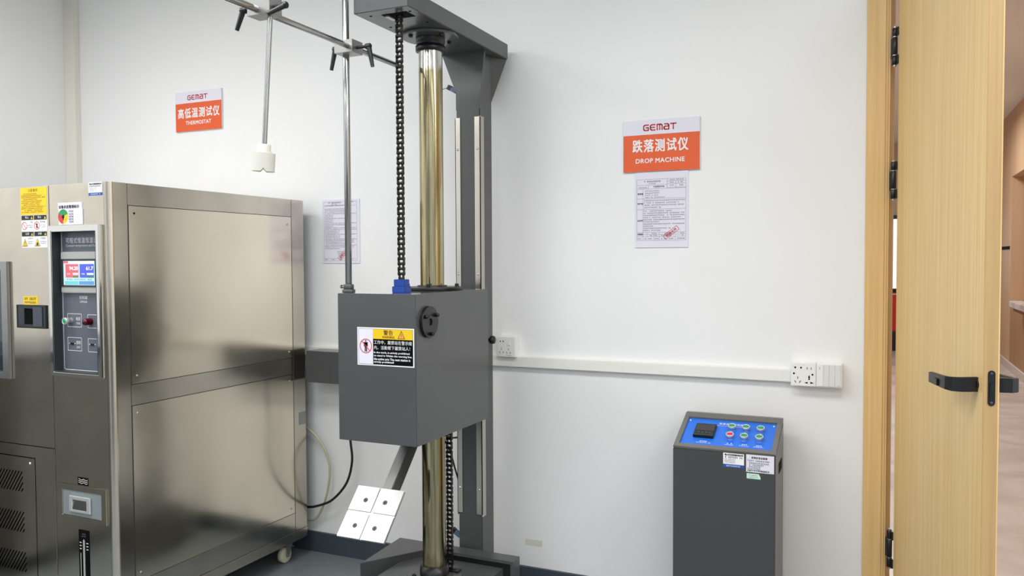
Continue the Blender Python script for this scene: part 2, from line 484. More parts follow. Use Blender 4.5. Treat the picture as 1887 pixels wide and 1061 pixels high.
LOGO = [
    [[(.88, 1), (.22, 1), (0, .8), (0, .2), (.22, 0), (.88, 0), (.88, .5), (.45, .5)]],
    [[(.85, 1), (.22, 1), (0, .8), (0, .2), (.22, 0), (.85, 0)], [(0, .5), (.75, .5)]],
    [[(0, 0), (0, 1), (.72, 1), (.92, .8), (.92, 0)], [(.46, 1), (.46, 0)]],
    [[(.1, 1), (.68, 1), (.88, .8), (.88, 0), (.2, 0), (0, .14), (0, .42), (.2, .56), (.88, .56)]],
    [[(-.05, 1), (.95, 1)], [(.45, 1), (.45, 0)]]]
def logo(mb, fr, u0, u1, v0, v1, n, mi=0):
    cw = (u1-u0)/5; h = v1-v0; w = h*0.2
    for i, strokes in enumerate(LOGO):
        for st in strokes:
            pts = [(u0+cw*i+x*cw*0.78, v0+w/2+y*(h-w)) for x, y in st]
            for a, b in zip(pts, pts[1:]):
                line(mb, fr, a, b, w, n, mi)
            for p in pts:
                poly(mb, fr, [(p[0]+w/2*math.cos(q*PI/4), p[1]+w/2*math.sin(q*PI/4)) for q in range(8)], n, mi)
def screw(name, p, axis, r, m, parent, h=0.003, label=None):
    a = Vector(axis); p = Vector(p)
    mb = MB().lathe(p, a, [(0, r), (h*0.6, r*0.92), (h, r*0.5)], 12)
    return build(name, mb, m, parent, label=label)
def hexbolt(p, axis, r, h, parent, m='black', name='bolt'):
    a = Vector(axis); p = Vector(p)
    mb = MB().lathe(p, a, [(0, r*1.25), (h*0.2, r*1.25)], 14, smooth=False)
    mb.lathe(p+a*h*0.2, a, [(0, r), (h*0.8, r)], 12, smooth=False)
    mb.lathe(p+a*h, a, [(0, r*0.5), (0.0004, r*0.5)], 6, 1, smooth=False)
    return build(name, mb, [m, 'hole'], parent)

# ------------------------------------------------------------------ the room
WY = 3.16                                                     # face of the back wall
HT = 3.0
XL, XR, YB = -4.17, 3.6, -9.5
DX0, DX1, DTOP = -0.005, 0.95, 2.43                              # rough opening of the doorway
struct('floor', MB().box(XL-0.2, XR+0.2, YB-0.2, WY+0.2, -0.08, 0), 'floor')
struct('ceiling', MB().box(XL-0.2, XR+0.2, YB-0.2, WY+0.2, HT, HT+0.1), 'ceil')
wb = MB(); wb.box(XL-0.2, DX0, WY, WY+0.2, 0, HT); wb.box(DX1, XR+0.2, WY, WY+0.2, 0, HT); wb.box(DX0, DX1, WY, WY+0.2, DTOP, HT)
struct('wall_back', wb, 'wall')
struct('wall_left', MB().box(XL-0.2, XL, YB-0.2, WY, 0, HT), 'wall')
struct('wall_right', MB().box(XR, XR+0.2, YB-0.2, WY, 0, HT), 'wall')
struct('wall_front', MB().box(XL, XR, YB-0.2, YB, 0, HT), 'wall')
struct('baseboard_back', MB().box(XL, DX0-0.05, WY-0.014, WY+0.001, 0, 0.096), 'skirt')
struct('baseboard_left', MB().box(XL-0.001, XL+0.014, YB, WY-0.02, 0, 0.096), 'skirt')
struct('trim_1', MB().box(XL-0.001, -4.083, WY-0.032, WY+0.001, 0.0, HT), 'cream', bevel=0.002)['label'] = 'cream boxed pipe trim in the room corner'

# door frame (trim_2): casing, jamb and stop
tf = empty('trim_2', (DX0, WY, 0), None, None, kind='structure')
cs = MB(); cs.box(-0.0495, 0.0125, WY-0.014, WY+0.001, 0, DTOP+0.05)
build('casing', cs, 'oakd', tf, 0.002)
cs = MB(); cs.box(0.0125, 0.020, WY-0.010, WY+0.001, 0, DTOP+0.02); cs.box(0.0200, 0.0265, WY-0.006, WY+0.001, 0, DTOP+0.02)
build('casing_bead', cs, 'oakd', tf, 0.001)
cs = MB(); cs.box(DX0-0.001, 0.030, WY+0.002, WY+0.205, 0, DTOP)
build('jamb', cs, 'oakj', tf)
cs = MB(); cs.box(0.030, 0.042, WY+0.06, WY+0.2, 0, DTOP)
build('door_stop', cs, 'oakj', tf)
build('casing', MB().box(0.90, 0.965, WY-0.014, WY+0.001, 0, DTOP+0.05), 'oakd', tf, 0.002)
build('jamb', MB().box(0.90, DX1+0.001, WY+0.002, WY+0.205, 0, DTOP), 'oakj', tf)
build('casing', MB().box(0.0125, 0.90, WY-0.014, WY+0.001, DTOP-0.02, DTOP+0.05), 'oakd', tf, 0.002)
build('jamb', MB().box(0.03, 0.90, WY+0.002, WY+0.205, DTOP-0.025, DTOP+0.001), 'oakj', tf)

# the open door leaf: hinge corner H, direction d, room-side normal n
H = Vector((0.052, 3.115, 0)); DD = Vector((0.23802, -0.97126, 0)); DN = Vector((-0.97126, -0.23802, 0)); LEN = 0.7905; TH = 0.0385
UP = Vector((0, 0, 1))
door = empty('door_1', H, None, None, kind='structure')
lf = MB().obox(H, DD, UP, -DN, 0, LEN-0.0012, 0.008, 2.40, 0.0, TH)
build('leaf', lf, 'oak', door, 0.0015)
eb = MB().obox(H, DD, UP, -DN, LEN-0.0012, LEN, 0.008, 2.40, 0.0008, TH-0.004)
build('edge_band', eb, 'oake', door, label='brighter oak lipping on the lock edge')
ffr = FR(H+DD*LEN-DN*(TH/2), -DN, UP, DD)                        # frame on the lock edge
pl = []
for k in range(13): a = PI*k/12; pl.append((0.0085*math.cos(a), 0.0365+0.0085*math.sin(a)))
for k in range(13): a = PI+PI*k/12; pl.append((0.0085*math.cos(a), -0.0365+0.0085*math.sin(a)))
lp = MB().prism([ffr.p(u, v+1.0815, 0.0) for u, v in pl], DD*0.0018)
lock = build('lock_plate', lp, 'blackp', door, label='black round-ended magnetic lock plate')
build('latch', MB().obox(ffr.p(0, 1.0815), ffr.U, ffr.V, ffr.N, -0.005, 0.006, -0.026, 0.014, 0.0015, 0.0035), 'black', lock, 0.0008)
for dz in (0.037, -0.037):
    screw('screw', ffr.p(0.0, 1.0815+dz, 0.0018), DD, 0.0032, 'slated', lock, 0.001)
def lever(side, base_off):
    # flat bar bent twice: neck leaves the leaf, hand bar turns back towards the hinges
    nn = DN*side
    o = H-DN*base_off
    path = [(.752, 0.0), (.754, .020), (.754, .040), (.744, .055), (.722, .0625), (.69, .0640), (.65, .0645), (.600, .0650)]
    hh = [.0188, .0188, .0186, .0182, .0172, .0160, .0150, .0144]
    mb = MB(); vs = []
    m = len(path)
    for i, ((u, w), h) in enumerate(zip(path, hh)):
        a = Vector(path[max(i-1, 0)]); b = Vector(path[min(i+1, m-1)]); t = (b-a).normalized(); q = Vector((t.y, -t.x))*0.0065
        zc = 1.0855-0.004*(i/(m-1))
        for sgn in (1, -1):
            for z in (zc-h, zc+h):
                vs.append(o+DD*(u+sgn*q.x)+nn*(w+sgn*q.y)+UP*z)
    fs = []
    for i in range(m-1):
        a = 4*i; b = a+4
        fs += [(a, b, b+1, a+1), (a+3, b+3, b+2, a+2), (a+1, b+1, b+3, a+3), (a+2, b+2, b, a)]
    fs += [(0, 1, 3, 2), (4*m-4, 4*m-2, 4*m-1, 4*m-3)]
    mb.add(vs, fs)
    lv = build('lever_handle', mb, 'blackp', door, 0.0012, label='black bent lever handle')
    me = lv.data; bm = bmesh.new(); bm.from_mesh(me); bmesh.ops.recalc_face_normals(bm, faces=bm.faces); bm.to_mesh(me); bm.free()
    build('privacy_button', MB().obox(o+nn*0.0705, DD, UP, nn, .655, .680, 1.069, 1.087, 0, 0.005), 'black', lv, 0.001)
    rs = MB().cyl(o+DD*.752+UP*1.0855, o+DD*.752+UP*1.0855+nn*.004, .012, 20)
    build('rose', rs, 'blackp', lv)
lever(1, 0.0); lever(-1, TH)
for z0, z1 in ((2.075, 2.213), (1.612, 1.752), (0.313, 0.455)):
    c = Vector((0.0395, 3.1335, 0)); L = z1-z0; zz = z0
    hg = MB().cyl(c+UP*(z0+0.006), c+UP*(z0+L*0.27), 0.0092, 16, ch=0.001)
    hg.cyl(c+UP*(z0+L*0.75), c+UP*(z1-0.006), 0.0092, 16, ch=0.001)
    hinge = build('hinge', hg, 'black', door, label='black butt hinge with bright washers')
    build('knuckle', MB().cyl(c+UP*(z0+L*0.29), c+UP*(z0+L*0.73), 0.0092, 16, ch=0.001), 'black', hinge)
    wsh = MB()
    for zb in (z0+L*0.27, z0+L*0.73): wsh.cyl(c+UP*zb, c+UP*(zb+L*0.02), 0.0082, 16)
    wsh.cyl(c+UP*(z0), c+UP*(z0+0.006), 0.006, 14); wsh.cyl(c+UP*(z1-0.006), c+UP*z1, 0.006, 14)
    build('washer', wsh, 'zinc', hinge)
    lv = MB().box(0.0265, 0.0385, WY-0.008, WY+0.03, z0+L*0.27, z0+L*0.73)
    build('hinge_leaf', lv, 'black', hinge)
    lv = MB().obox(H, DD, UP, -DN, -0.012, 0.0, z0+0.006, z0+L*0.27, -0.006, 0.0)
    lv.obox(H, DD, UP, -DN, -0.012, 0.0, z0+L*0.75, z1-0.006, -0.006, 0.0)
    build('hinge_leaf', lv, 'black', hinge)

# ------------------------------------------------------------------ lobby beyond the doorway
Y0 = WY+0.2
struct('floor_lobby', MB().box(-3.0, 3.2, Y0, 14.6, -0.08, 0.0), 'stone')
struct('ceiling_lobby', MB().box(-3.0, 3.2, Y0, 14.6, 3.27, 3.37), 'lobbyc')
struct('wall_lobby_left', MB().box(-3.2, -3.0, Y0, 14.6, 0, 3.37), 'lobby')
w = MB()
NX, NY0, NY1, NZ = 1.5, 5.2, 11.9, 2.43                            # niche in the panelled wall on the right
w.box(NX, NX+0.7, NY1, 14.6, 0, 3.27); w.box(NX, NX+0.7, Y0, NY0, 0, 3.27); w.box(NX, NX+0.7, NY0, NY1, NZ, 3.27); 
struct('wall_lobby_dado', MB().box(NX, NX+0.7, NY0, NY1, 0, 0.86), 'panelm')
struct('wall_lobby_right', w, 'panelw')
struct('wall_lobby_niche', MB().box(NX+0.69, NX+0.8, NY0-0.1, NY1+0.1, 0.8, NZ+0.1), 'paneld')
struct('wall_lobby_far', MB().box(-3.0, 3.2, 14.6, 14.8, 0, 3.37), 'lobby')
struct('trim_3', MB().box(NX-0.02, NX+0.01, Y0, 14.55, 0, 0.10), 'lobby')
struct('trim_4', MB().box(NX-0.006, NX+0.01, 12.0, 12.7, 1.52, 1.56), 'hole')
ct = empty('reception_counter', (1.7, 9.4, 0.9), 'pale marble counter slab jutting from the wood-panelled lobby wall', 'counter')
build('slab', MB().box(1.36, 1.495, 7.6, 10.9, 0.845, 0.915), 'marble', ct, 0.006)
build('under_board', MB().box(1.40, 1.495, 7.65, 10.86, 0.80, 0.844), 'paneld', ct)
wn = empty('window_1', (0.2, 14.59, 1.2), None, None, kind='structure')
build('pane', MB().box(-0.4, 0.9, 14.575, 14.59, 0.92, 2.05), 'sky', wn)
fm = MB(); fm.box(-0.46, 0.96, 14.55, 14.601, 2.05, 2.11); fm.box(-0.46, 0.96, 14.55, 14.601, 0.86, 0.92); fm.box(-0.46, -0.4, 14.55, 14.601, 0.86, 2.11); fm.box(0.9, 0.96, 14.55, 14.601, 0.86, 2.11)
build('window_frame', fm, 'blackp', wn)
pt = empty('planter', (0.19, 13.8, 0), 'red planter under the far lobby window, seen through the hinge gap', 'planter')
build('tub', MB().box(-0.2, 0.62, 13.6, 14.0, 0.30, 0.86), 'redcl', pt, 0.02)
build('plinth', MB().box(-0.16, 0.58, 13.63, 13.97, 0.0, 0.298), 'blackp', pt)

# ------------------------------------------------------------------ environmental chamber (stainless cabinet at the left)
CH = empty('climate_chamber', (-3.06, 2.55, 0), 'large stainless steel climate test chamber with touch screen, on castors in the left corner', 'test chamber')
XS, YF, CT, CB = -2.48, 2.02, 1.695, 0.100
build('body', MB().box(-3.65, XS-0.004, YF+0.062, 3.08, CB, CT-0.002), 'seam', CH, label='inner shell showing only in the seams, their shade put into its dark colour')
def side(name, y0, y1, z0, z1, m='steel', t=0.004, out=0.0):
    return build(name, MB().box(XS-t, XS+out, y0, y1, z0, z1), m, CH, 0.0009)
side('front_stile', 2.04, 2.0985, CB, CT)
side('rear_stile', 2.9958, 3.08, 0.1475, CT)
side('top_rail', 2.1005, 2.9938, 1.6165, CT)
side('middle_rail', 2.1005, 2.9938, 0.8865, 0.9615)
side('lower_rail', 2.1005, 2.9938, 0.1475, 0.2325)
side('bottom_rail', 2.1005, 3.08, CB, 0.1455, out=0.0012)
def bulged(y0, y1, z0, z1, amp, n=14):          # sheet panel, sprung slightly outwards between its screws
    mb = MB(); g = []
    for i in range(n+1):
        for k in range(n+1):
            a, b = i/n, k/n
            g.append((XS+amp*(1-(2*a-1)**2)*(1-(2*b-1)**2)**0.8, y0+(y1-y0)*a, z0+(z1-z0)*b))
    fs = [(i*(n+1)+k, (i+1)*(n+1)+k, (i+1)*(n+1)+k+1, i*(n+1)+k+1) for i in range(n) for k in range(n)]
    mb.add(g, fs, 0, True)
    rim = [(y0, z0), (y1, z0), (y1, z1), (y0, z1)]
    mb.add([(XS, y, z) for y, z in rim]+[(XS-0.004, y, z) for y, z in rim], [(k, k+4, (k+1) % 4+4, (k+1) % 4) for k in range(4)])
    return build('side_panel', mb, 'steelp', CH)
p1 = bulged(2.1030, 2.9918, 0.9640, 1.6140, 0.0035)
p2 = bulged(2.1030, 2.9918, 0.2350, 0.8840, 0.0025)
for pn, pts in ((p1, ((2.9655, 1.580), (2.9675, 0.9925), (2.1265, 0.993))), (p2, ((2.1257, 0.855), (2.9683, 0.8567), (2.967, 0.2614), (2.1256, 0.2627)))):
    for (y, z) in pts: screw('screw', (XS, y, z), (1, 0, 0), 0.0048, 'zinc', pn, 0.003)
build('screw_hole', MB().cyl((XS-0.001, 2.1272, 1.5876), (XS+0.0004, 2.1272, 1.5876), 0.0042, 14), 'hole', p1)
build('tape_patch', MB().box(XS, XS+0.0005, 3.028, 3.079, 0.64, 0.70), 'alum', CH, label='strip of dull tape on the rear stile')
top = MB().box(-3.65, XS-0.005, YF+0.01, 3.08, CT-0.003, CT)
build('top_cover', top, 'steel', CH)
# rounded front corner
rc = MB(); n = 10; R = 0.022
ring = [(XS-R+R*math.sin(PI/2*k/n), YF+R-R*math.cos(PI/2*k/n)) for k in range(n+1)]
vs = [(x, y, CB) for x, y in ring]+[(x, y, CT) for x, y in ring]
rc.add(vs, [(k, k+1, n+2+k, n+1+k) for k in range(n)], 0, True)
rc.add([(XS-R, YF+R, CB)]+[(x, y, CB) for x, y in ring], [tuple(range(n+1, -1, -1))]); rc.add([(XS-R, YF+R, CT)]+[(x, y, CT) for x, y in ring], [tuple(range(n+2))])
build('rounded_corner', rc, 'steel', CH)
# front face
fF = front(YF)
SX = -2.7915                                                   # seam between door and control column
def rc4(u0, u1, v0, v1): return [(u0, v0), (u1, v0), (u1, v1), (u0, v1)]
build('control_column', plate_holes(rc4(SX+0.0015, XS-R, CB, CT), [rc4(-2.757, -2.527, 1.010, 1.5225)], fF.t(), 0.004), 'steel', CH, 0.0012)
# main door with window opening
dr = build('chamber_door', plate_holes(rc4(-3.63, SX-0.0015, 0.7175, CT-0.002), [rc4(-3.55, -3.060, 0.990, 1.384)], fF.t(), 0.03), 'steel', CH, 0.0012)
wf = plate_holes(rc4(-3.60, -3.0215, 0.9655, 1.4145), [rc4(-3.56, -3.060, 0.990, 1.384)], front(YF-0.012).t(), 0.0125)
wfo = build('window_frame', wf, 'alum', dr, 0.002, label='pale aluminium window frame')
build('window_pane', MB().box(-3.57, -3.055, YF+0.006, YF+0.012, 0.985, 1.389), 'glass', dr, label='dark tinted window pane')
build('window_tray', MB().box(-3.57, -3.05, YF+0.02, YF+0.031, 0.98, 1.395), 'slated', dr)
# flush pull handle of the door
hx0, hx1, hz0, hz1 = -2.981, -2.8155, 1.1635, 1.2510
hp_ = plate_holes(rc4(hx0, hx1, hz0, hz1), [rc4(-2.938, -2.884, 1.1775, 1.2375)], front(YF-0.004).t(), 0.0042)
hd = build('pull_handle', hp_, 'handle', dr, 0.001, label='dark recessed pull handle')
ho = MB(); outline(ho, front(YF-0.004), hx0, hx1, hz0, hz1, 0.006, 0.0012)
build('handle_rim', ho, 'blackp', hd)
build('handle_well', MB().box(-2.938, -2.884, YF-0.001, YF-0.0002, 1.1775, 1.2375), 'hole', hd)
build('handle_grip', MB().box(-2.886, -2.834, YF-0.0075, YF-0.0042, 1.1705, 1.2440), 'slated', hd, 0.001)

# lower front: seam strip, stile, vent panel with three groups of slanted slots
build('front_stile_lower', plate_holes(rc4(-2.9025, SX-0.0015, CB, 0.7145), [], front(YF).t(), 0.004), 'steel', CH, 0.0012)
build('front_rail_lower', MB().box(-3.63, -2.9040, YF, YF+0.004, 0.6705, 0.7145), 'steel', CH, 0.0012)
slots = []
def clipslot(cx, z0, z1, xr):
    # slanted slot, 60 degrees, clipped by the vertical right edge of its group
    w2 = 0.0034; sl = 0.75
    xb = cx; xt = cx+(z1-z0)*sl
    if xb > xr-0.008: return
    if xt > xr: zt = z0+(xr-xb)/sl; xt = xr
    else: zt = z1
    if zt-z0 < 0.012: return
    slots.append([(xb-w2, z0), (xb+w2, z0), (xt+w2, zt), (xt-w2, zt)])
for (z0, z1, xr) in ((0.5330, 0.6120, -2.9765), (0.3760, 0.4560, -2.9735), (0.2230, 0.3000, -2.9665)):
    for k in range(-1, 14): clipslot(xr-0.0275-k*0.0172, z0, z1, xr)
vp = build('vent_panel', plate_holes(rc4(-3.60, -2.9055, 0.13, 0.6675), slots, front(YF).t(), 0.0035), 'steel', CH)
build('vent_backing', MB().box(-3.62, -2.8, YF+0.012, YF+0.03, 0.12, 0.70), 'hole', CH)
screw('screw', (-2.9337, YF, 0.647), (0, -1, 0), 0.0055, 'mirror', vp, 0.0035)
build('front_rail_bottom', MB().box(-3.63, -2.9055, YF, YF+0.004, CB, 0.128), 'steel', CH)

# control recess with proud frame
bf = plate_holes(rc4(-2.7765, -2.5095, 0.9945, 1.5435), [rc4(-2.757, -2.5275, 1.010, 1.5225)], front(YF-0.020).t(), 0.0205)
ln = plate_holes(rc4(-2.7568, -2.5277, 1.0102, 1.5223), [rc4(-2.7553, -2.5292, 1.0117, 1.5208)], front(YF-0.0185).t(), 0.0343)
build('recess_liner', ln, 'hmib', CH)
bez_ = build('control_frame', bf, 'mirror', CH, 0.003, label='polished proud frame around the control panel')
cp = build('control_panel', MB().box(-2.758, -2.505, YF+0.016, YF+0.03, 1.008, 1.525), 'slate', CH, label='slate blue control panel set back in its frame')
fp = front(YF+0.016)
mb = MB()
text(mb, fp, '可程式恒温恒湿试验箱', -2.7249, -2.520, 1.4800, 1.5000, 0.0006, 0, 0.0, 1.12)
text(mb, fp, 'Constant temperature and humidity box', -2.7255, -2.515, 1.4640, 1.4765, 0.0006, 0)
text(mb, fp, '控制器', -2.660, -2.6175, 1.2755, 1.2880, 0.0006, 0)
text(mb, fp, 'CONTROLLER', -2.658, -2.6190, 1.2630, 1.2705, 0.0006, 0)
for (u0, v0) in ((-2.7257, 1.1728), (-2.6191, 1.1712), (-2.7273, 1.0854), (-2.6191, 1.0843)):
    outline(mb, fp, u0, u0+0.0745, v0, v0+0.0495, 0.0016, 0.0006, 0)
    text(mb, fp, '电源' if v0 > 1.172 else ('报警' if v0 > 1.1 else ('照明' if u0 < -2.7 else '测试')), u0+0.046, u0+0.068, v0+0.024, v0+0.037, 0.0006, 0)
    text(mb, fp, 'POWER' if v0 > 1.172 else ('ALARM' if v0 > 1.1 else ('LIGHT' if u0 < -2.7 else 'TEST')), u0+0.047, u0+0.067, v0+0.010, v0+0.018, 0.0006, 0)
line(mb, fp, (-2.7478, 1.021), (-2.7478, 1.52), 0.0022, 0.0006, 0)
line(mb, fp, (-2.7478, 1.021), (-2.742, 1.0152), 0.0022, 0.0006, 0)
line(mb, fp, (-2.742, 1.0152), (-2.51, 1.0152), 0.0022, 0.0006, 0)
build('panel_printing', mb, 'white', cp)
hb = build('screen_housing', MB().box(-2.7445, -2.518, YF+0.006, YF+0.0158, 1.2975, 1.4487), 'hmi', CH, 0.003, label='grey touch screen housing')
fs_ = front(YF+0.006)
build('screen_bezel', MB().box(-2.7425, -2.520, YF+0.0045, YF+0.006, 1.3205, 1.4225), 'hmib', hb)
text_mb = MB(); text(text_mb, fs_, 'HMI', -2.735, -2.718, 1.4285, 1.4345, 0.0006, 0)
sc_ = MB(); f2 = front(YF+0.0045)
rect(sc_, f2, -2.726, -2.562, 1.3270, 1.4150, 0.0006, 0)
rect(sc_, f2, -2.724, -2.564, 1.4055, 1.4140, 0.0009, 4); rect(sc_, f2, -2.724, -2.700, 1.4065, 1.4145, 0.0012, 1)
rect(sc_, f2, -2.7150, -2.6460, 1.3545, 1.4035, 0.0009, 1); rect(sc_, f2, -2.6395, -2.5660, 1.3545, 1.4035, 0.0009, 2)
text(sc_, f2, '94.20', -2.694, -2.648, 1.3815, 1.3955, 0.0012, 4, 0.02)
text(sc_, f2, '61.7', -2.606, -2.569, 1.3815, 1.3955, 0.0012, 4, 0.02)
rect(sc_, f2, -2.676, -2.648, 1.3645, 1.3715, 0.0012, 4); rect(sc_, f2, -2.602, -2.568, 1.3645, 1.3715, 0.0012, 4)
rect(sc_, f2, -2.676, -2.648, 1.3555, 1.3605, 0.0012, 5); rect(sc_, f2, -2.602, -2.568, 1.3555, 1.3605, 0.0012, 5)
rect(sc_, f2, -2.720, -2.648, 1.3290, 1.3420, 0.0009, 3); rect(sc_, f2, -2.644, -2.566, 1.3290, 1.3420, 0.0009, 7)
scribble(sc_, f2, -2.708, -2.576, 1.3450, 0.0055, 0.0009, 6, 0.5)
scribble(sc_, f2, -2.706, -2.690, 1.3655, 0.005, 0.0012, 4); scribble(sc_, f2, -2.630, -2.612, 1.3655, 0.005, 0.0012, 4)
build('touch_screen', sc_, ['scr', 'scrr', 'scrb', 'scrc', 'scrw', 'greenp', 'bluestk', 'scrm'], hb, label='lit touch screen with red and blue readings')
def pushbutton(c, ax, r, cap, parent, name='push_button', h=0.02, label=None):
    c, ax = Vector(c), Vector(ax).normalized()
    mb = MB().lathe(c, ax, [(0, r*0.86), (h*0.45, r*0.86), (h*0.46, r), (h*0.95, r), (h, r*0.93), (h*0.985, r*0.74), (h*0.8, r*0.72)], 24, 0)
    b = build(name, mb, 'ring', parent, label=label)
    build('cap', MB().lathe(c+ax*h*0.8, ax, [(0, r*0.72), (h*0.17, r*0.72), (h*0.24, r*0.55)], 20), cap, b)
    return b
pushbutton((-2.7085, YF+0.016, 1.1960), (0, -1, 0), 0.0125, 'green', CH, label='green push button in a silver ring', h=0.028)
lamp = build('indicator_lamp', MB().lathe((-2.6040, YF+0.016, 1.1955), (0, -1, 0), [(0, .0135), (.006, .0135), (.007, .0125), (.024, .0122), (.029, .009), (.031, .003)], 20), 'redlamp', CH, label='dark red indicator lamp')
for (u, v) in ((-2.7033, 1.1113), (-2.5972, 1.1114)):
    build('usb_socket' if u > -2.65 else 'key_switch', MB().box(u-0.008, u+0.008, YF+0.0135, YF+0.0162, v-0.0035, v+0.0035), 'black', CH)
    for s in (-1, 1): screw('screw', (u+s*0.0145, YF+0.016, v), (0, -1, 0), 0.0027, 'mirror', cp, 0.002)

# stickers on the chamber
st = build('instruction_sticker', MB().box(-2.9490, -2.8020, YF-0.0006, YF, 1.5885, 1.6895), 'yellow', CH, label='large yellow instruction sticker')
fY = front(YF-0.0006); mb = MB()
text(mb, fY, '注意事项', -2.905, -2.852, 1.6735, 1.6845, 0.0003, 0)
for k in range(11):
    scribble(mb, fY, -2.943 if k % 3 else -2.932, RNG.uniform(-2.86, -2.808), 1.6640-k*0.0068, 0.0042, 0.0003, 0)
build('lettering', mb, 'brown', st)
for i, (u0, u1, v0, v1) in enumerate(((-2.9455, -2.8775, 1.5275, 1.5870), (-2.8755, -2.8035, 1.5275, 1.5870), (-2.9455, -2.8775, 1.4660, 1.5260), (-2.8755, -2.8035, 1.4660, 1.5260))):
    stk = build('warning_sticker', MB().box(u0, u1, YF-0.0006, YF, v0, v1), 'white', CH)
    mb = MB(); fr = fY
    rect(mb, fr, u0+0.001, u1-0.001, v1-0.018, v1-0.001, 0.0003, 0)
    text(mb, fr, '禁止' if i < 2 else '注意', u0+0.022, u0+0.042, v1-0.0125, v1-0.004, 0.0006, 1)
    poly(mb, fr, [(u1-0.015, v1-0.015), (u1-0.004, v1-0.015), (u1-0.0095, v1-0.005)], 0.0006, 2)
    scribble(mb, fr, u0+0.036, u1-0.006, v1-0.029, 0.006, 0.0003, 0)
    for k in range(2): scribble(mb, fr, u0+0.034, u1-0.006, v1-0.040-0.007*k, 0.004, 0.0003, 5)
    if i < 2:
        c = (u0+0.0165, v0+0.020)
        ring2(mb, fr, c, 0.0150, 0.0128, 0.0006, 3, 24)
        line(mb, fr, (c[0]-0.0095, c[1]+0.0095), (c[0]+0.0095, c[1]-0.0095), 0.0022, 0.0006, 3)
        if i == 1:
            poly(mb, fr, [(c[0]-0.004, c[1]-0.009), (c[0]+0.004, c[1]-0.009), (c[0]+0.004, c[1]+0.008), (c[0]-0.004, c[1]+0.008)], 0.0004, 4)
    else:
        c = (u0+0.0175, v0+0.018)
        poly(mb, fr, [(c[0]-0.0155, c[1]-0.0135), (c[0]+0.0155, c[1]-0.0135), (c[0], c[1]+0.0165)], 0.0003, 4)
        poly(mb, fr, [(c[0]-0.0125, c[1]-0.0115), (c[0]+0.0125, c[1]-0.0115), (c[0], c[1]+0.0135)], 0.0005, 2)
        if i == 2:
            rect(mb, fr, c[0]-0.0015, c[0]+0.0015, c[1]-0.004, c[1]+0.006, 0.0007, 4); rect(mb, fr, c[0]-0.0015, c[0]+0.0015, c[1]-0.0095, c[1]-0.0065, 0.0007, 4)
        else:
            poly(mb, fr, [(c[0]-0.006, c[1]-0.010), (c[0]+0.006, c[1]-0.010), (c[0]+0.005, c[1]-0.003), (c[0]+0.001, c[1]+0.003), (c[0]-0.003, c[1]-0.001)], 0.0007, 4)
    build('lettering', mb, ['ink', 'white', 'yellow', 'red', 'ink', 'inkg'], stk)
st = build('handle_sticker', MB().box(-2.9460, -2.8630, YF-0.0006, YF, 1.2520, 1.2840), 'yellow', CH, label='small yellow sticker above the pull handle')
mb = MB(); scribble(mb, fY, -2.938, -2.871, 1.2700, 0.0085, 0.0003, 0, 0.15, 0.22); scribble(mb, fY, -2.938, -2.871, 1.2570, 0.0065, 0.0003, 0, 0.15, 0.22)
build('lettering', mb, 'ink', st)
# status card hanging on the front
cd = build('status_card', MB().box(-2.7330, -2.6100, YF-0.005, YF, 1.5470, 1.6020), 'paper', CH, 0.001, label='equipment status card with green, yellow and red dial')
fC = front(YF-0.005)
build('card_header', MB().box(-2.7380, -2.6140, YF-0.0032, YF, 1.6010, 1.6270), 'paper', cd)
mb = MB()
text(mb, front(YF-0.0032), '设备状态管理标识', -2.7340, -2.6260, 1.6055, 1.6180, 0.0004, 0, 0.012)
c = (-2.7085, 1.5765)
pie(mb, fC, c, 0.0268, PI*0.12, PI*0.86, 0.0004, 1); pie(mb, fC, c, 0.0268, PI*0.86, PI*1.5, 0.0004, 2); pie(mb, fC, c, 0.0268, PI*1.5, PI*2.12, 0.0004, 3)
ring2(mb, fC, c, 0.007, 0.0, 0.0007, 0, 14)
line(mb, fC, c, (c[0]+0.002, c[1]-0.013), 0.005, 0.0007, 0)
rect(mb, fC, c[0]+0.013, c[0]+0.0155, c[1]-0.016, c[1]-0.006, 0.0007, 1)
for k in range(5):
    scribble(mb, fC, -2.6785, -2.6520, 1.5915-k*0.0095, 0.0062, 0.0004, 0, 0.1, 0.2, 0.0)
    rect(mb, fC, -2.6480, -2.6180, 1.5910-k*0.0095, 1.5975-k*0.0095, 0.0004, 4)
build('lettering', mb, ['ink', 'greenp', 'red', 'yellow', 'white'], cd)
# supplier sticker (its code square is left out)
def supplier(parent, fr, u0, u1, v0, v1, name='supplier_sticker'):
    mb = MB(); h = v1-v0
    rect(mb, fr, u0, u1, v0+h*0.22, v1, 0.0005, 0); rect(mb, fr, u0, u1, v0, v0+h*0.22, 0.0005, 1)
    s = build(name, mb, ['white', 'bluestk'], parent, label='small white sticker with a blue lower band')
    mb = MB(); w = u1-u0
    text(mb, fr, '佛山市艾测仪器有限公司', u0+w*0.07, u1-w*0.05, v0+h*0.81, v0+h*0.95, 0.0008, 0, 0.02)
    scribble(mb, fr, u0+w*0.09, u1-w*0.10, v0+h*0.66, h*0.10, 0.0008, 0, 0.15, 0.24)
    for k in range(3): scribble(mb, fr, u0+w*0.07, u0+w*0.62, v0+h*(0.53-0.11*k), h*0.07, 0.0008, 2)
    scribble(mb, fr, u0+w*0.15, u1-w*0.15, v0+h*0.06, h*0.09, 0.0008, 1+2)
    build('lettering', mb, ['ink', 'bluestk', 'inkg', 'white'], s)
supplier(CH, front(YF-0.0002), -2.5785, -2.5090, 1.6475, 1.6940)
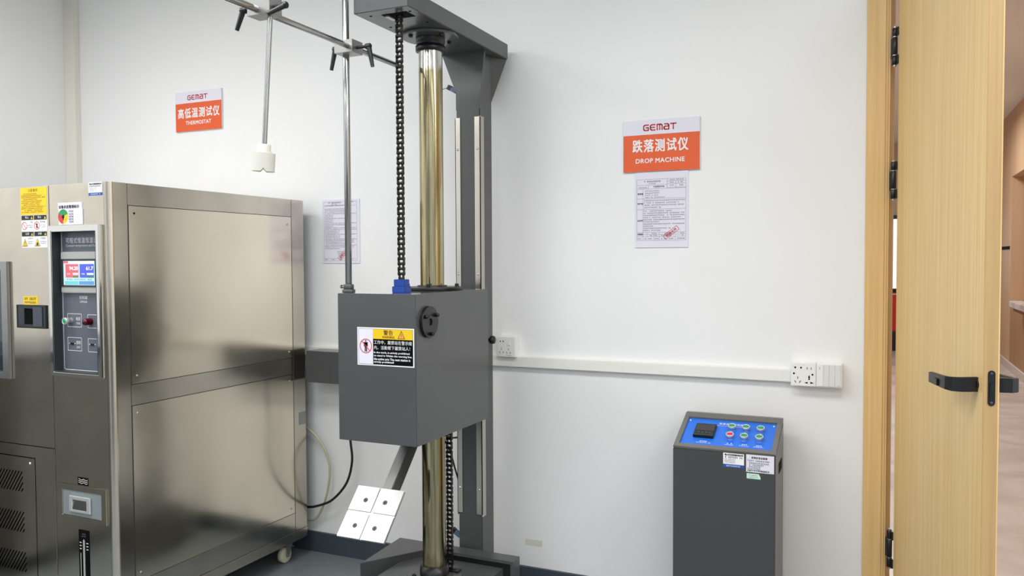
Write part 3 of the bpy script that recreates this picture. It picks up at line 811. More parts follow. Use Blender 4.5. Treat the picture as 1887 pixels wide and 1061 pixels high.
# recessed latch, wave mark and level gauge low on the control column
wv = build('wave_mark', MB().box(-2.6705, -2.6140, YF-0.0005, YF, 0.5960, 0.6250), 'hole', CH, label='small black tag with three white waves')
mb = MB()
for k in range(3):
    pts = [(-2.6660+0.048*i/16, 0.6040+0.0065*k+0.0022*math.sin(i/16*2*PI*2.0+0.6)) for i in range(17)]
    for a, b in zip(pts, pts[1:]): line(mb, front(YF-0.0005), a, b, 0.0016, 0.0003, 0)
build('waves', mb, 'white', wv)
lt = build('latch_frame', plate_holes(rc4(-2.7690, -2.5175, 0.4620, 0.5945), [rc4(-2.7480, -2.5430, 0.4790, 0.5730)], front(YF-0.006).t(), 0.0065), 'steel', CH, 0.002)
build('latch_plate', plate_holes(rc4(-2.7475, -2.5435, 0.4795, 0.5725), [rc4(-2.6850, -2.6120, 0.5070, 0.5400)], front(YF-0.004).t(), 0.004), 'latch', lt, 0.001)
pf = plate_holes(rc4(-2.7050, -2.5945, 0.4960, 0.5560), [rc4(-2.6880, -2.6130, 0.5065, 0.5420)], front(YF-0.013).t(), 0.0075)
pf_ = build('latch_pull', pf, 'ring', lt, 0.002, label='silver latch pull with open finger well')
build('well_floor', MB().prism([(-2.688, YF-0.0055, 0.5420), (-2.688, YF-0.0055, 0.5065), (-2.688, YF-0.0118, 0.5065)], (0.075, 0, 0)), 'chrome', lt)
gz = build('level_gauge', MB().box(-2.6715, -2.6150, YF-0.0012, YF, 0.205, 0.4310), 'hole', CH, 0.0005, label='black upright water level gauge')
mb = MB(); fG = front(YF-0.0012)
poly(mb, fG, [(-2.6485, 0.215), (-2.6385, 0.215), (-2.6385, 0.392), (-2.6435, 0.398), (-2.6485, 0.392)], 0.0004, 0)
for k in range(3):
    rect(mb, fG, -2.6660, -2.6560, 0.3820-k*0.0115, 0.3850-k*0.0115, 0.0004, 1); rect(mb, fG, -2.6305, -2.6205, 0.3820-k*0.0115, 0.3850-k*0.0115, 0.0004, 1)
line(mb, fG, (-2.6610, 0.345), (-2.6610, 0.225), 0.002, 0.0004, 1)
text(mb, fG, '水位', -2.6520, -2.6330, 0.4120, 0.4200, 0.0004, 2); scribble(mb, fG, -2.6560, -2.6300, 0.4050, 0.004, 0.0004, 2)
build('lettering', mb, ['hmi', 'white', 'inkg'], gz)
# castors
def castor(x, y):
    pm = MB().box(x-0.032, x+0.032, y-0.04, y+0.04, 0.094, 0.099); pm.cyl((x, y, 0.086), (x, y, 0.095), 0.024, 18)
    c = build('castor', pm, 'zinc', CH)
    fk = MB()
    for s in (-1, 1):
        fk.prism([(x+s*0.019, y-0.022, 0.088), (x+s*0.019, y+0.020, 0.088), (x+s*0.019, y-0.006, 0.030), (x+s*0.019, y-0.022, 0.030)], (s*0.003, 0, 0))
    fk.cyl((x-0.026, y-0.014, 0.0365), (x+0.026, y-0.014, 0.0365), 0.006, 12)
    fk.obox(Vector((x, y+0.016, 0.075)), Vector((1, 0, 0)), Vector((0, 0.8, -0.6)), Vector((0, 0.6, 0.8)), -0.012, 0.012, 0, 0.03, 0, 0.004)
    build('fork', fk, 'zinc', c)
    wm = MB().lathe((x-0.014, y-0.014, 0.0368), (1, 0, 0), [(0, .014), (0.0001, .030), (.003, .0362), (.025, .0362), (.0279, .030), (.028, .014)], 30)
    build('wheel', wm, 'wheel', c)
castor(-2.528, 2.985); castor(-2.528, 2.12); castor(-3.58, 2.985); castor(-3.58, 2.12)

# ------------------------------------------------------------------ low grey test bench by the left wall (seen mirrored in the chamber door)
TB = empty('test_bench', (-3.8, 0.3, 0), 'low grey steel test bench along the left wall, mirrored in the chamber door', 'bench')
build('cabinet_body', MB().box(-4.15, -3.48, -1.30, 1.72, 0.08, 0.965), 'bench', TB, 0.003)
build('plinth', MB().box(-4.13, -3.53, -1.26, 1.68, 0.0, 0.0795), 'blackp', TB)
build('bench_top', MB().box(-4.155, -3.45, -1.33, 1.75, 0.9655, 1.0), 'slated', TB, 0.003)
for k in range(3): build('cabinet_door', MB().box(-3.4795, -3.465, -1.28+k, -0.30+k, 0.10, 0.95), 'bench', TB, 0.002)

TB2 = empty('work_table', (1.4, -2.5, 0), 'long grey work table behind the camera, mirrored in the steel corner', 'table')
build('table_body', MB().box(-1.4, 3.3, -2.9, -2.1, 0.06, 0.965), 'bench', TB2, 0.003)
build('table_plinth', MB().box(-1.36, 3.26, -2.86, -2.14, 0.0, 0.0595), 'blackp', TB2)
build('table_top', MB().box(-1.43, 3.33, -2.93, -2.07, 0.9655, 1.0), 'slated', TB2, 0.003)

# ------------------------------------------------------------------ drop test machine
DM = empty('drop_test_machine', (-1.55, 2.70, 0), 'tall grey drop test machine with golden piston rod, roller chains and square carriage', 'test machine')
# base
bs = MB().prism([(-1.833, 2.590, 0), (-1.850, 2.905, 0), (-1.60, 2.905, 0), (-1.60, 2.84, 0), (-1.661, 2.842, 0)], (0, 0, 0.2335))
build('base_wing', bs, 'grey', DM, 0.002)
cb_ = MB(); cb_.box(-1.60, -1.2925, 2.840, 2.905, 0.222, 0.234); cb_.box(-1.60, -1.2925, 2.895, 2.905, 0.0, 0.222); cb_.box(-1.3035, -1.2925, 2.840, 2.895, 0.0, 0.222); cb_.box(-1.60, -1.3035, 2.840, 2.895, 0.0, 0.012)
build('rear_crossbar', cb_, 'grey', DM)
build('pedestal', MB().box(-1.74, -1.330, 2.36, 2.832, 0.012, 0.207), 'grey', DM, 0.002)
build('floor_plate', MB().box(-1.78, -1.290, 2.30, 3.06, 0.0, 0.0115), 'grey', DM)
TX, TY = -1.535, 2.652
fl = MB().cyl((TX, TY, 0.2072), (TX, TY, 0.2180), 0.105, 48, ch=0.001)
lfl = build('lower_flange', fl, 'grey', DM)
for k in range(4):
    a = PI/4+k*PI/2; hexbolt((TX+0.08*math.cos(a), TY+0.08*math.sin(a), 0.2180), (0, 0, 1), 0.008, 0.008, lfl)
build('lower_collar', MB().lathe((TX, TY, 0.2182), (0, 0, 1), [(0, .0555), (.030, .0555), (.031, .053), (.0385, .053), (.0386, .0452)], 40), 'black', DM)
build('piston_rod', MB().cyl((TX, TY, 0.2183), (TX, TY, 2.236), 0.0446, 64), tube_mat(), DM, label='golden oil-stained piston rod')
# column, gussets, rails
CX0, CX1, CY0, CY1 = -1.578, -1.470, 2.93, 3.04
build('column', MB().box(CX0, CX1, CY0, CY1, 0.0, 2.2485), 'grey', DM, 0.004)
fg = MB().prism([(-1.641, CY0+0.0085, 2.2485), (-1.447, CY0+0.0085, 2.2485), (-1.4695, CY0+0.0085, 2.07), (-1.470, CY0+0.0085, 2.02), (-1.578, CY0+0.0085, 2.02), (-1.578, CY0+0.0085, 2.09)], (0, -0.009, 0))
build('gusset', fg, 'grey', DM)
build('gusset', MB().prism([(-1.471, 3.030, 2.2485), (-1.428, 3.100, 2.2485), (-1.471, 3.030, 2.05)], (-0.007, 0.004, 0)), 'grey', DM)
build('gusset', MB().prism([(-1.577, 3.030, 2.2485), (-1.636, 3.100, 2.2485), (-1.577, 3.030, 2.05)], (0.007, 0.004, 0)), 'grey', DM)
for (x0, x1, xs0, xs1) in ((-1.581, -1.558, -1.581, -1.5782), (-1.4925, -1.467, -1.4698, -1.467)):
    rl = MB(); rl.box(x0, x1, CY0-0.0045, CY0-0.0005, 0.372, 1.988); rl.box(xs0, xs1, CY0-0.0045, CY0+0.030, 0.362, 1.990)
    ro = build('guide_rail', rl, 'rail', DM, label='bright ground steel guide rail')
    xm = (x0+x1)/2
    for z in (1.86, 1.355, 0.475): screw('screw', (xm, CY0-0.0045, z), (0, -1, 0), 0.005, 'mirror', ro, 0.003)
# head beam
BX0, BX1, BY0, BY1, BZ0, BZ1 = -1.641, -1.425, 2.317, 3.105, 2.249, 2.311
beam = MB(); beam.box(BX0, BX1, BY0, BY1, BZ0, BZ1)
beamo = build('head_beam', beam, 'grey', DM, 0.002)
build('sprocket_slot', MB().box(-1.56, -1.46, 2.362, 2.425, BZ0-0.0006, BZ0+0.002), 'hole', beamo)
build('sprocket_cover', MB().box(-1.552, -1.535, 2.372, 2.42, BZ0-0.006, BZ0-0.0007), 'zinc', beamo)
for (x, y) in ((-1.60, 2.36), (-1.45, 2.37), (-1.46, 2.50), (-1.61, 2.50)):
    build('bolt_hole', MB().cyl((x, y, BZ0-0.0008), (x, y, BZ0+0.002), 0.005, 12), 'hole', beamo)
ufl = build('upper_flange', MB().cyl((TX, TY, 2.2370), (TX, TY, 2.2488), 0.105, 48, ch=0.001), 'grey', DM)
for k in range(4):
    a = PI/4+k*PI/2+0.25; hexbolt((TX+0.082*math.cos(a), TY+0.082*math.sin(a), 2.2370), (0, 0, -1), 0.0075, 0.008, ufl)
build('upper_collar', MB().lathe((TX, TY, 2.2369), (0, 0, -1), [(0, .0545), (.018, .0545), (.019, .0515), (.030, .0515), (.031, .056), (.050, .0545), (.0515, .0452)], 40), 'black', DM)
# carriage box
GX0, GX1, GY0, GY1, GZ0, GZ1 = -1.6905, -1.380, 2.2755, 2.8125, 0.797, 1.300
build('carriage_top', MB().box(GX0+0.0015, GX1-0.0015, GY0+0.0015, GY1-0.0015, GZ1-0.0010, GZ1+0.0002), 'greytop', DM, 0.0003, label='grey top face of the carriage, wall reflection put into its finish')  # thin sheet added to carry the brighter top sheen
cg = build('carriage_box', MB().box(GX0, GX1, GY0, GY1, GZ0, GZ1-0.0010), 'grey', DM, 0.0012)
build('guide_block', MB().box(-1.60, -1.448, GY1-0.001, CY0-0.0055, 0.86, 1.24), 'black', DM)
tfl = build('top_flange', MB().cyl((TX, TY, GZ1+0.0004), (TX, TY, GZ1+0.0125), 0.112, 56, ch=0.001), 'black', DM)
build('rod_seal', MB().lathe((TX, TY, GZ1+0.0125), (0, 0, 1), [(0, .056), (.005, .056), (.006, .0455)], 36), 'black', tfl)
for k in range(4):
    a = PI/4+k*PI/2-0.42; hexbolt((TX+0.093*math.cos(a), TY+0.093*math.sin(a), GZ1+0.0125), (0, 0, 1), 0.0075, 0.011, tfl)
def side_flange(x, s):
    c = Vector((x, 2.3505, 1.205)); ax = Vector((s, 0, 0))
    mb = MB(); n = 48
    prof = [(0, .0535), (.011, .0535), (.012, .0525), (.012, .0125), (.0015, .0125)]
    mb.lathe(c, ax, prof, n, 0, False)
    f = build('shaft_flange', mb, 'black', DM, label='round black flange bolted over the arm shaft')
    build('shaft_end', MB().cyl(c+ax*0.0015, c+ax*0.003, 0.0124, 20), 'grey', f)
    for a in (0.55, 0.55+2*PI/3, 0.55+4*PI/3):
        p = c+Vector((s*0.012, 0.040*math.cos(a), 0.040*math.sin(a)))
        mb = MB().cyl(p, p+ax*0.012, 0.0062, 14, ch=0.0006); mb.cyl(p+ax*0.0119, p+ax*0.0123, 0.003, 6, 1)
        build('socket_screw', mb, ['black', 'hole'], f)
side_flange(GX1, 1); side_flange(GX0, -1)
# warning plate on the carriage
fW = front(GY0-0.0006)
wp = MB(); rect(wp, fW, -1.6105, -1.3865, 1.0590, 1.1870, 0, 0)
rect(wp, fW, -1.6055, -1.5475, 1.0635, 1.1825, 0.0002, 1); outline(wp, fW, -1.6055, -1.3910, 1.0630, 1.1830, 0.0009, 0.0004, 3)
rect(wp, fW, -1.5470, -1.3918, 1.1490, 1.1822, 0.0004, 2); rect(wp, fW, -1.5470, -1.3918, 1.0635, 1.1490, 0.0004, 3)
wpo = build('warning_plate', wp, ['white', 'paper', 'yellow', 'hole'], DM, label='warning plate with yellow header and black text field')
mb = MB()
text(mb, fW, '警告', -1.5050, -1.4680, 1.1625, 1.1795, 0.0007, 0, 0.008, 1.08); text(mb, fW, 'WARNING', -1.5110, -1.4620, 1.1520, 1.1600, 0.0007, 0, 0.015)
tri = [(-1.4500, 1.1520), (-1.4210, 1.1520), (-1.4355, 1.1795)]
poly(mb, fW, tri, 0.0006, 3); poly(mb, fW, [(-1.4462, 1.1540), (-1.4248, 1.1540), (-1.4355, 1.1748)], 0.0008, 2)
line(mb, fW, (-1.4345, 1.1690), (-1.4365, 1.1625), 0.0018, 0.001, 3); line(mb, fW, (-1.4365, 1.1625), (-1.4345, 1.1610), 0.0014, 0.001, 3); line(mb, fW, (-1.4345, 1.1610), (-1.4360, 1.1560), 0.0014, 0.001, 3)
text(mb, fW, '工作中，嚴禁站在警示綫', -1.5430, -1.3955, 1.1315, 1.1445, 0.0007, 1, 0.0, 1.08)
text(mb, fW, '内，活動臂下嚴禁站人！', -1.5430, -1.4020, 1.1135, 1.1265, 0.0007, 1, 0.0, 1.08)
for k, (s, u1) in enumerate((('In the work, is strictly prohibited', -1.4040), ('to stand in Within the warning line.', -1.3950), ('the active arm The next station is', -1.4015), ('strictly prohibited!', -1.4650))):
    text(mb, fW, s, -1.5440, u1, 1.0992-0.0106*k, 1.1072-0.0106*k, 0.0007, 1, 0.014)
c = (-1.5760, 1.1240)
ring2(mb, fW, c, 0.0245, 0.0218, 0.0008, 4, 36); line(mb, fW, (c[0]-0.0165, c[1]+0.0165), (c[0]+0.0165, c[1]-0.0165), 0.0026, 0.0010, 4)
ring2(mb, fW, (c[0], c[1]+0.0170), 0.0026, 0, 0.0007, 5, 12)
poly(mb, fW, [(c[0]-0.0075, c[1]+0.0130), (c[0]+0.0075, c[1]+0.0130), (c[0]+0.0080, c[1]-0.0020), (c[0]+0.0055, c[1]-0.0020), (c[0]+0.0045, c[1]+0.008), (c[0]+0.0045, c[1]-0.0190), (c[0]+0.0008, c[1]-0.0190), (c[0]+0.0006, c[1]-0.004), (c[0]-0.0006, c[1]-0.004), (c[0]-0.0008, c[1]-0.0190), (c[0]-0.0045, c[1]-0.0190), (c[0]-0.0045, c[1]+0.008), (c[0]-0.0055, c[1]-0.0020), (c[0]-0.0080, c[1]-0.0020)], 0.0007, 5)
build('lettering', mb, ['brown', 'white', 'yellowd', 'brown', 'red', 'hole'], wpo)
# chain anchor
ba = MB(); ba.box(-1.532, -1.480, 2.370, 2.412, GZ1, 1.322); ba.box(-1.5275, -1.4845, 2.374, 2.408, 1.3221, 1.3460)
build('chain_anchor', ba, 'blue', DM, 0.0015, label='blue painted chain anchor block')
# roller chains: every link is a piece of its own
PITCH = 0.0173
def plate8(mb, x, t, z0, z1, r, wst):
    pts = []
    k = 8
    for i in range(k+1): a = -PI*0.5+PI*0.5*(-1)+PI*i/k; pts.append((r*math.cos(a+PI/2+PI/2), z0+0.0-abs(r*math.sin(a)) if False else 0))
    pts = []
    for i in range(k+1): a = PI*0.9+(PI*1.2)*i/k; pts.append((r*math.cos(a), z0+r*math.sin(a)))
    pts.append((wst, (z0+z1)/2))
    for i in range(k+1): a = -PI*0.1+(PI*1.2)*i/k; pts.append((r*math.cos(a), z1+r*math.sin(a)))
    pts.append((-wst, (z0+z1)/2))
    mb.prism([(x, p[0], p[1]) for p in pts], (t, 0, 0))
def link_mb(inner):
    mb = MB(); hp2 = PITCH/2
    if inner:
        for x in (-0.0088, 0.0064): plate8(mb, x, 0.0024, -hp2, hp2, 0.0071, 0.0052)
        for z in (-hp2, hp2): mb.cyl((-0.0064, 0, z), (0.0064, 0, z), 0.0050, 10)
    else:
        for x in (-0.0118, 0.0094): plate8(mb, x, 0.0024, -hp2, hp2, 0.0071, 0.0052)
        for z in (-hp2, hp2): mb.cyl((-0.0126, 0, z), (0.0126, 0, z), 0.0022, 8)
    return mb
LINK = {}
def chain(x, y, z0, z1, label):
    c = build('chain', MB().cyl((x-0.009, y, z0-0.004), (x+0.009, y, z0-0.004), 0.003, 10), 'chain', DM, label=label)
    k = 0; z = z0
    while z+PITCH <= z1+1e-6:
        inner = k % 2 == 0
        if inner not in LINK:
            LINK[inner] = build('chain_link', link_mb(inner), 'chain', c, origin=(0, 0, 0))
            o = LINK[inner]
        else:
            o = LINK[inner].copy(); COL.objects.link(o); o.parent = c
        o.location = Vector((x, y, z+PITCH/2))-WPOS[c.name]; WPOS[o.name] = Vector((x, y, z+PITCH/2))
        z += PITCH; k += 1
chain(-1.506, 2.391, 1.348, 2.262, 'dark roller chain in front of the piston rod')
chain(-1.497, 2.706, 0.226, 0.800, 'dark roller chain behind the piston rod')
build('chain_clip', MB().box(-1.505, -1.455, 2.690, 2.722, 0.2182, 0.2235), 'black', DM)
# drop arm under the carriage with its four-tile plate (tilted about X)
TQ = math.radians(43.3)
aD = Vector((0, -math.sin(TQ), -math.cos(TQ))); aN = Vector((0, -math.cos(TQ), math.sin(TQ))); aX = Vector((1, 0, 0))
O = Vector((-1.7365, 2.45, 0.5877))                             # upper left corner of the plate face
W_, L_ = 0.1955, 0.198
build('drop_arm', MB().obox(O, aX, aD, aN, 0.094, 0.135, -0.30, 0.15, -0.068, -0.0125), 'grey', DM, 0.002)
bp = build('drop_plate', MB().obox(O, aX, aD, aN, 0, W_, 0, L_, -0.012, -0.0045), 'zinc', DM, label='square drop plate faced with four white tiles')
g = 0.0036; hw, hl = W_/2, L_/2
for (u0, u1) in ((0, hw-g), (hw+g, W_)):
    for (v0, v1) in ((0, hl-g), (hl+g, L_)):
        tl = build('tile', MB().obox(O, aX, aD, aN, u0, u1, v0, v1, -0.0045, 0), 'tile', bp, 0.0008)
        uc = u0+(u1-u0)*(0.60 if u0 == 0 else 0.40); vc = v0+(v1-v0)*(0.56 if v0 == 0 else 0.52)
        p = O+aX*uc+aD*vc
        mb = MB().lathe(p, aN, [(-0.001, .0086), (0.0012, .0086)], 24, 0, False); mb.lathe(p, aN, [(0.0011, .0058), (0.0026, .0052)], 20, 1); mb.lathe(p, aN, [(0.0025, .0026), (0.0029, .0026)], 6, 2, False)
        build('tile_screw', mb, ['chain', 'slated', 'hole'], DM)
# limit switches and loose wires
for (x, y, z, s) in ((-1.604, 2.95, 2.110, 1), (-1.600, 2.95, 0.274, 1)):
    sw = build('limit_switch', MB().obox(Vector((x, y, z)), Vector((0.87, 0, -0.5)), Vector((0, 1, 0)), Vector((0.5, 0, 0.87)), -0.006, 0.022, -0.010, 0.010, -0.008, 0.009), 'swblue', DM, 0.001, label='small blue limit switch with wire feeler')
    build('roller_head', MB().obox(Vector((x, y, z)), Vector((0.87, 0, -0.5)), Vector((0, 1, 0)), Vector((0.5, 0, 0.87)), -0.024, -0.007, -0.009, 0.009, -0.009, 0.011), 'black', sw, 0.001)
    build('feeler', MB().tube([(x-0.020, y, z+0.011), (x-0.040, y-0.01, z+0.004), (x-0.058, y-0.02, z-0.004)], 0.0012, 6), 'black', sw)
build('wire', MB().tube(bez([(-1.675, 2.93, 0.80), (-1.668, 2.96, 0.690), (-1.649, 3.00, 0.6600), (-1.607, 3.00, 0.6655), (-1.576, 3.00, 0.669)]), 0.0043, 8), 'cable', DM)
build('wire', MB().tube(bez([(-1.685, 2.93, 0.80), (-1.672, 2.97, 0.67), (-1.657, 3.00, 0.603), (-1.630, 3.00, 0.520), (-1.5985, 3.00, 0.435), (-1.576, 3.00, 0.39)]), 0.0037, 8), 'cable', DM)
# black hand knob on the column side
kb = MB().lathe((CX1, 2.992, 1.083), (1, 0, 0), [(0, .006), (.012, .006), (.0125, .016), (.022, .0175), (.030, .015), (.032, .006)], 20)
build('clamping_knob', kb, 'black', DM, label='round black clamping knob')

# ------------------------------------------------------------------ clamp stand standing on the carriage
RS = empty('clamp_stand', (-1.665, 2.305, GZ1), 'chrome rod stand clamped on the carriage top, holding a white nylon head', 'rod stand')
VX, VY = -1.665, 2.305
build('upright_rod', MB().cyl((VX, VY, GZ1+0.0008), (VX, VY, 2.47), 0.0112, 28, ch=0.001), 'chrome', RS)
ft = MB().cyl((VX, VY, GZ1+0.0008), (VX, VY, GZ1+0.0125), 0.0225, 28, ch=0.0008); ft.cyl((VX, VY, GZ1+0.0125), (VX, VY, GZ1+0.030), 0.0178, 28, ch=0.0008)
fo = build('foot_collar', ft, 'grey', RS)
sm = MB().cyl((VX-0.0175, VY-0.004, GZ1+0.0215), (VX-0.030, VY-0.010, GZ1+0.0205), 0.0028, 8); sm.obox(Vector((VX-0.024, VY-0.008, GZ1+0.021)), Vector((1, 0, 0)), Vector((0, 1, 0)), UP, -0.002, 0.002, -0.006, 0.006, -0.005, 0.007)
build('wing_screw', sm, 'zinc', fo)
HX, HZ = -1.637, 2.1335
build('cross_rod', MB().cyl((HX, 1.58, HZ), (HX, 2.614, HZ), 0.0095, 28, ch=0.001), 'chrome', RS)
def clamp_lever(parent, base, p_elbow, p_tip, stud_from):
    base = Vector(base)
    e, t = Vector(p_elbow), Vector(p_tip)
    mb = MB().tube([Vector(stud_from), e], 0.0052, 12)
    d = (t-e).normalized()
    ax = (e-Vector(stud_from)).normalized()
    mb.lathe(e-ax*0.012, ax, [(0, .0085), (.003, .0095), (.018, .0095), (.0205, .007)], 16)
    mb.tube([e, e+(t-e)*0.25, e+(t-e)*0.8, t], [.0088, .0082, .0068, .0062], 12)
    return build('clamp_lever', mb, 'blackp', parent, label='black ratchet clamp lever')
k1 = build('clamp_block', MB().box(-1.6905, -1.617, 2.273, 2.335, 2.112, 2.1545), 'alum', RS, 0.001)
clamp_lever(k1, (0, 0, 0), (-1.7060, 2.300, 2.134), (-1.7215, 2.298, 2.064), (-1.6905, 2.300, 2.134))
clamp_lever(k1, (0, 0, 0), (-1.5690, 2.300, 2.130), (-1.5530, 2.298, 2.060), (-1.617, 2.300, 2.130))
k2 = build('clamp_block', MB().box(-1.671, -1.588, 1.837, 1.890, 2.117, 2.168), 'alum', RS, 0.001)
clamp_lever(k2, (0, 0, 0), (-1.6930, 1.845, 2.138), (-1.7160, 1.843, 2.083), (-1.671, 1.850, 2.140))
clamp_lever(k2, (0, 0, 0), (-1.5440, 1.850, 2.136), (-1.578, 1.815, 2.106), (-1.588, 1.855, 2.138))
HR0 = Vector((-1.6085, 1.8635, 2.125)); HR1 = Vector((-1.6375, 1.8635, 1.751)); hd_ = (HR1-HR0).normalized()
build('hanging_rod', MB().cyl(HR0-hd_*0.02, HR1+hd_*0.018, 0.0073, 24), 'chrome', RS)
nh = MB().lathe(HR1, hd_, [(0, .0185), (.0005, .0190), (.0195, .0190), (.0205, .0190)], 32)
nh.lathe(HR1+hd_*0.0200, hd_, [(0, .0215), (.0065, .0215)], 32)
hdo = build('nylon_head', nh, 'nylon', RS, label='white nylon head with notched underside')
hx = Vector((math.cos(0.0776), 0, -math.sin(0.0776))); rx_ = Vector((0.753, 0.658, 0)); hx = (rx_-hd_*rx_.dot(hd_)).normalized(); hy = hd_.cross(hx)
q0 = HR1+hd_*0.0255
xs = sorted({round(-0.0326*math.cos(PI*k/24), 6) for k in range(25)} | {0.0, 0.0075, -0.0080})
def hz(x):                             # underside height: V groove through the middle
    return 0.0535-0.0095*max(0.0, 1-abs(x)/0.0078)
vsb = MB(); m = len(xs); P3 = lambda x, y, z: q0+hx*x+hy*y+hd_*z
ft_, bk_ = [], []
for x in xs:
    y = math.sqrt(max(0.0, 0.0326**2-x*x))
    ft_.append((x, y)); bk_.append((x, -y))
for k in range(m-1):
    (x0, y0), (x1, y1) = ft_[k], ft_[k+1]
    vsb.add([P3(x0, y0, 0), P3(x1, y1, 0), P3(x1, y1, hz(x1)), P3(x0, y0, hz(x0))], [(0, 1, 2, 3)], 0, False)
    vsb.add([P3(x0, -y0, 0), P3(x1, -y1, 0), P3(x1, -y1, hz(x1)), P3(x0, -y0, hz(x0))], [(3, 2, 1, 0)], 0, False)
    vsb.add([P3(x0, y0, 0), P3(x1, y1, 0), P3(x1, -y1, 0), P3(x0, -y0, 0)], [(3, 2, 1, 0)], 0, False)
    vsb.add([P3(x0, y0, hz(x0)), P3(x1, y1, hz(x1)), P3(x1, -y1, hz(x1)), P3(x0, -y0, hz(x0))], [(0, 1, 2, 3)], 0, False)
nb = build('notched_block', vsb, 'nylon', hdo)
bm = bmesh.new(); bm.from_mesh(nb.data); bmesh.ops.remove_doubles(bm, verts=bm.verts, dist=1e-5); bmesh.ops.recalc_face_normals(bm, faces=bm.faces)
bmesh.ops.bevel(bm, geom=[e for e in bm.edges if len(e.link_faces) == 2 and e.calc_face_angle(0) > 1.0], offset=0.003, segments=2, affect='EDGES', clamp_overlap=True)
bm.to_mesh(nb.data); bm.free()
build('set_screw_hole', MB().cyl(HR1+hd_*0.008-hx*0.004-hy*0.0194, HR1+hd_*0.008-hx*0.004-hy*0.0165, 0.0022, 10), 'hole', hdo)

# ------------------------------------------------------------------ cables on the floor side of the wall
jb = empty('junction_box', (-2.2, WY, 0.846), 'plain grey steel box on the wall between steel chamber and drop machine', 'box')
build('casing', MB().box(-2.437, -2.0, 3.035, 3.1345, 0.846, 0.9925), 'grey', jb, 0.002)
build('mounting_plate', MB().box(-2.40, -2.04, 3.1346, WY-0.0002, 0.86, 0.953), 'grey', jb)
build('cable_gland', MB().cyl((-2.235, 3.09, 0.832), (-2.235, 3.09, 0.8462), 0.011, 16), 'blackp', jb)
cbm = MB().tube(bez([(-2.235, 3.09, 0.832), (-2.238, 3.095, 0.70), (-2.240, 3.10, 0.579), (-2.232, 3.10, 0.4774), (-2.2645, 3.10, 0.372), (-2.3434, 3.10, 0.2855), (-2.423, 3.10, 0.247), (-2.500, 3.105, 0.229), (-2.60, 3.115, 0.235)]), 0.0058, 10)
tag(build('power_cable', cbm, 'cable'), 'thick black cable curving behind the steel chamber', 'cable')
hsm = MB().tube(bez([(-2.60, 3.12, 0.64), (-2.49, 3.12, 0.598), (-2.430, 3.12, 0.548), (-2.3895, 3.12, 0.487), (-2.375, 3.12, 0.4106), (-2.3924, 3.12, 0.305), (-2.435, 3.125, 0.208), (-2.484, 3.13, 0.163), (-2.58, 3.135, 0.15)]), 0.0055, 10)
tag(build('drain_hose', hsm, 'hose'), 'thin yellowish clear hose looping behind the steel chamber', 'hose')

# ------------------------------------------------------------------ wall signs and notices
def sign(u0, u1, v0, v1, cn, en, cu, eu, label, lg):
    y = WY-0.009
    s = empty('wall_sign', ((u0+u1)/2, WY, v0), label, 'sign', 'orange and white signs on the back wall')
    bo = build('board', MB().box(u0, u1, y, WY-0.0005, v0, v1), 'acryl', s, 0.0008)
    f = front(y); h = v1-v0; w = u1-u0
    mb = MB(); rect(mb, f, u0+0.0008, u1-0.0008, v0+h*0.715, v1-0.0008, 0.0004, 0); rect(mb, f, u0+0.0008, u1-0.0008, v0+0.0008, v0+h*0.715, 0.0004, 1)
    build('printed_face', mb, ['paper', 'orange'], s)
    mb = MB()
    logo(mb, f, u0+w*0.275, u0+w*0.72, v0+h*0.785, v0+h*0.912, 0.0008, 0)
    build('logo_print', mb, lg, s); mb = MB()
    text(mb, f, cn, u0+w*cu[0], u0+w*cu[1], v0+h*cu[2], v0+h*cu[3], 0.0008, 1, 0.008, 1.16)
    build('title_lettering', mb, 'white', s); mb = MB()
    text(mb, f, en, u0+w*eu[0], u0+w*eu[1], v0+h*eu[2], v0+h*eu[3], 0.0008, 1, 0.011, 1.06)
    build('subtitle_lettering', mb, ['white', 'white'], s)
sign(-0.940, -0.6355, 1.7575, 1.9605, '跌落测试仪', 'DROP MACHINE', (0.125, 0.855, 0.375, 0.625), (0.17, 0.81, 0.165, 0.255), 'orange and white wall sign reading DROP MACHINE', 'logo')
sign(-3.356, -3.041, 2.0845, 2.2875, '高低温测试仪', 'THERMOSTAT', (0.055, 0.955, 0.335, 0.590), (0.225, 0.775, 0.165, 0.262), 'orange and white wall sign reading THERMOSTAT', 'logop')
# right notice: ruled form
def notice(u0, u1, v0, v1, label):
    y = WY-0.004
    s = empty('notice_sheet', ((u0+u1)/2, WY, v0), label, 'notice', 'printed notices on the back wall')
    build('sheet', MB().box(u0, u1, y, WY-0.0005, v0, v1), 'paper', s)
    return s, front(y)
s, f = notice(-0.892, -0.681, 1.4580, 1.7568, 'white A4 form with a table and red stamp, under the DROP MACHINE sign')
u0, v0, w, h = -0.892, 1.4580, 0.211, 0.2988
U = lambda a: u0+w*a
V = lambda b: v0+h*(1-b)
mb = MB(); lw = 0.0009
for b in (0.10, 0.905, 0.855): line(mb, f, (U(.03), V(b)), (U(.96), V(b)), lw, 0.0003, 0)
for b, a0, a1 in ((0.165, .61, .96), (0.175, .03, .61), (0.225, .03, .96), (0.355, .03, .96), (0.495, .03, .96), (0.80, .03, .96), (0.828, .15, .96), (0.215, .61, .96), (0.13, .61, .96)):
    line(mb, f, (U(a0), V(b)), (U(a1), V(b)), lw, 0.0003, 0)
for a, b0, b1 in ((.03, .10, .905), (.96, .10, .905), (.15, .225, .905), (.61, .10, .225), (.77, .13, .225), (.25, .175, .225), (.23, .80, .855), (.46, .80, .905), (.36, .855, .905), (.76, .855, .905)):
    line(mb, f, (U(a), V(b0)), (U(a), V(b1)), lw, 0.0003, 0)
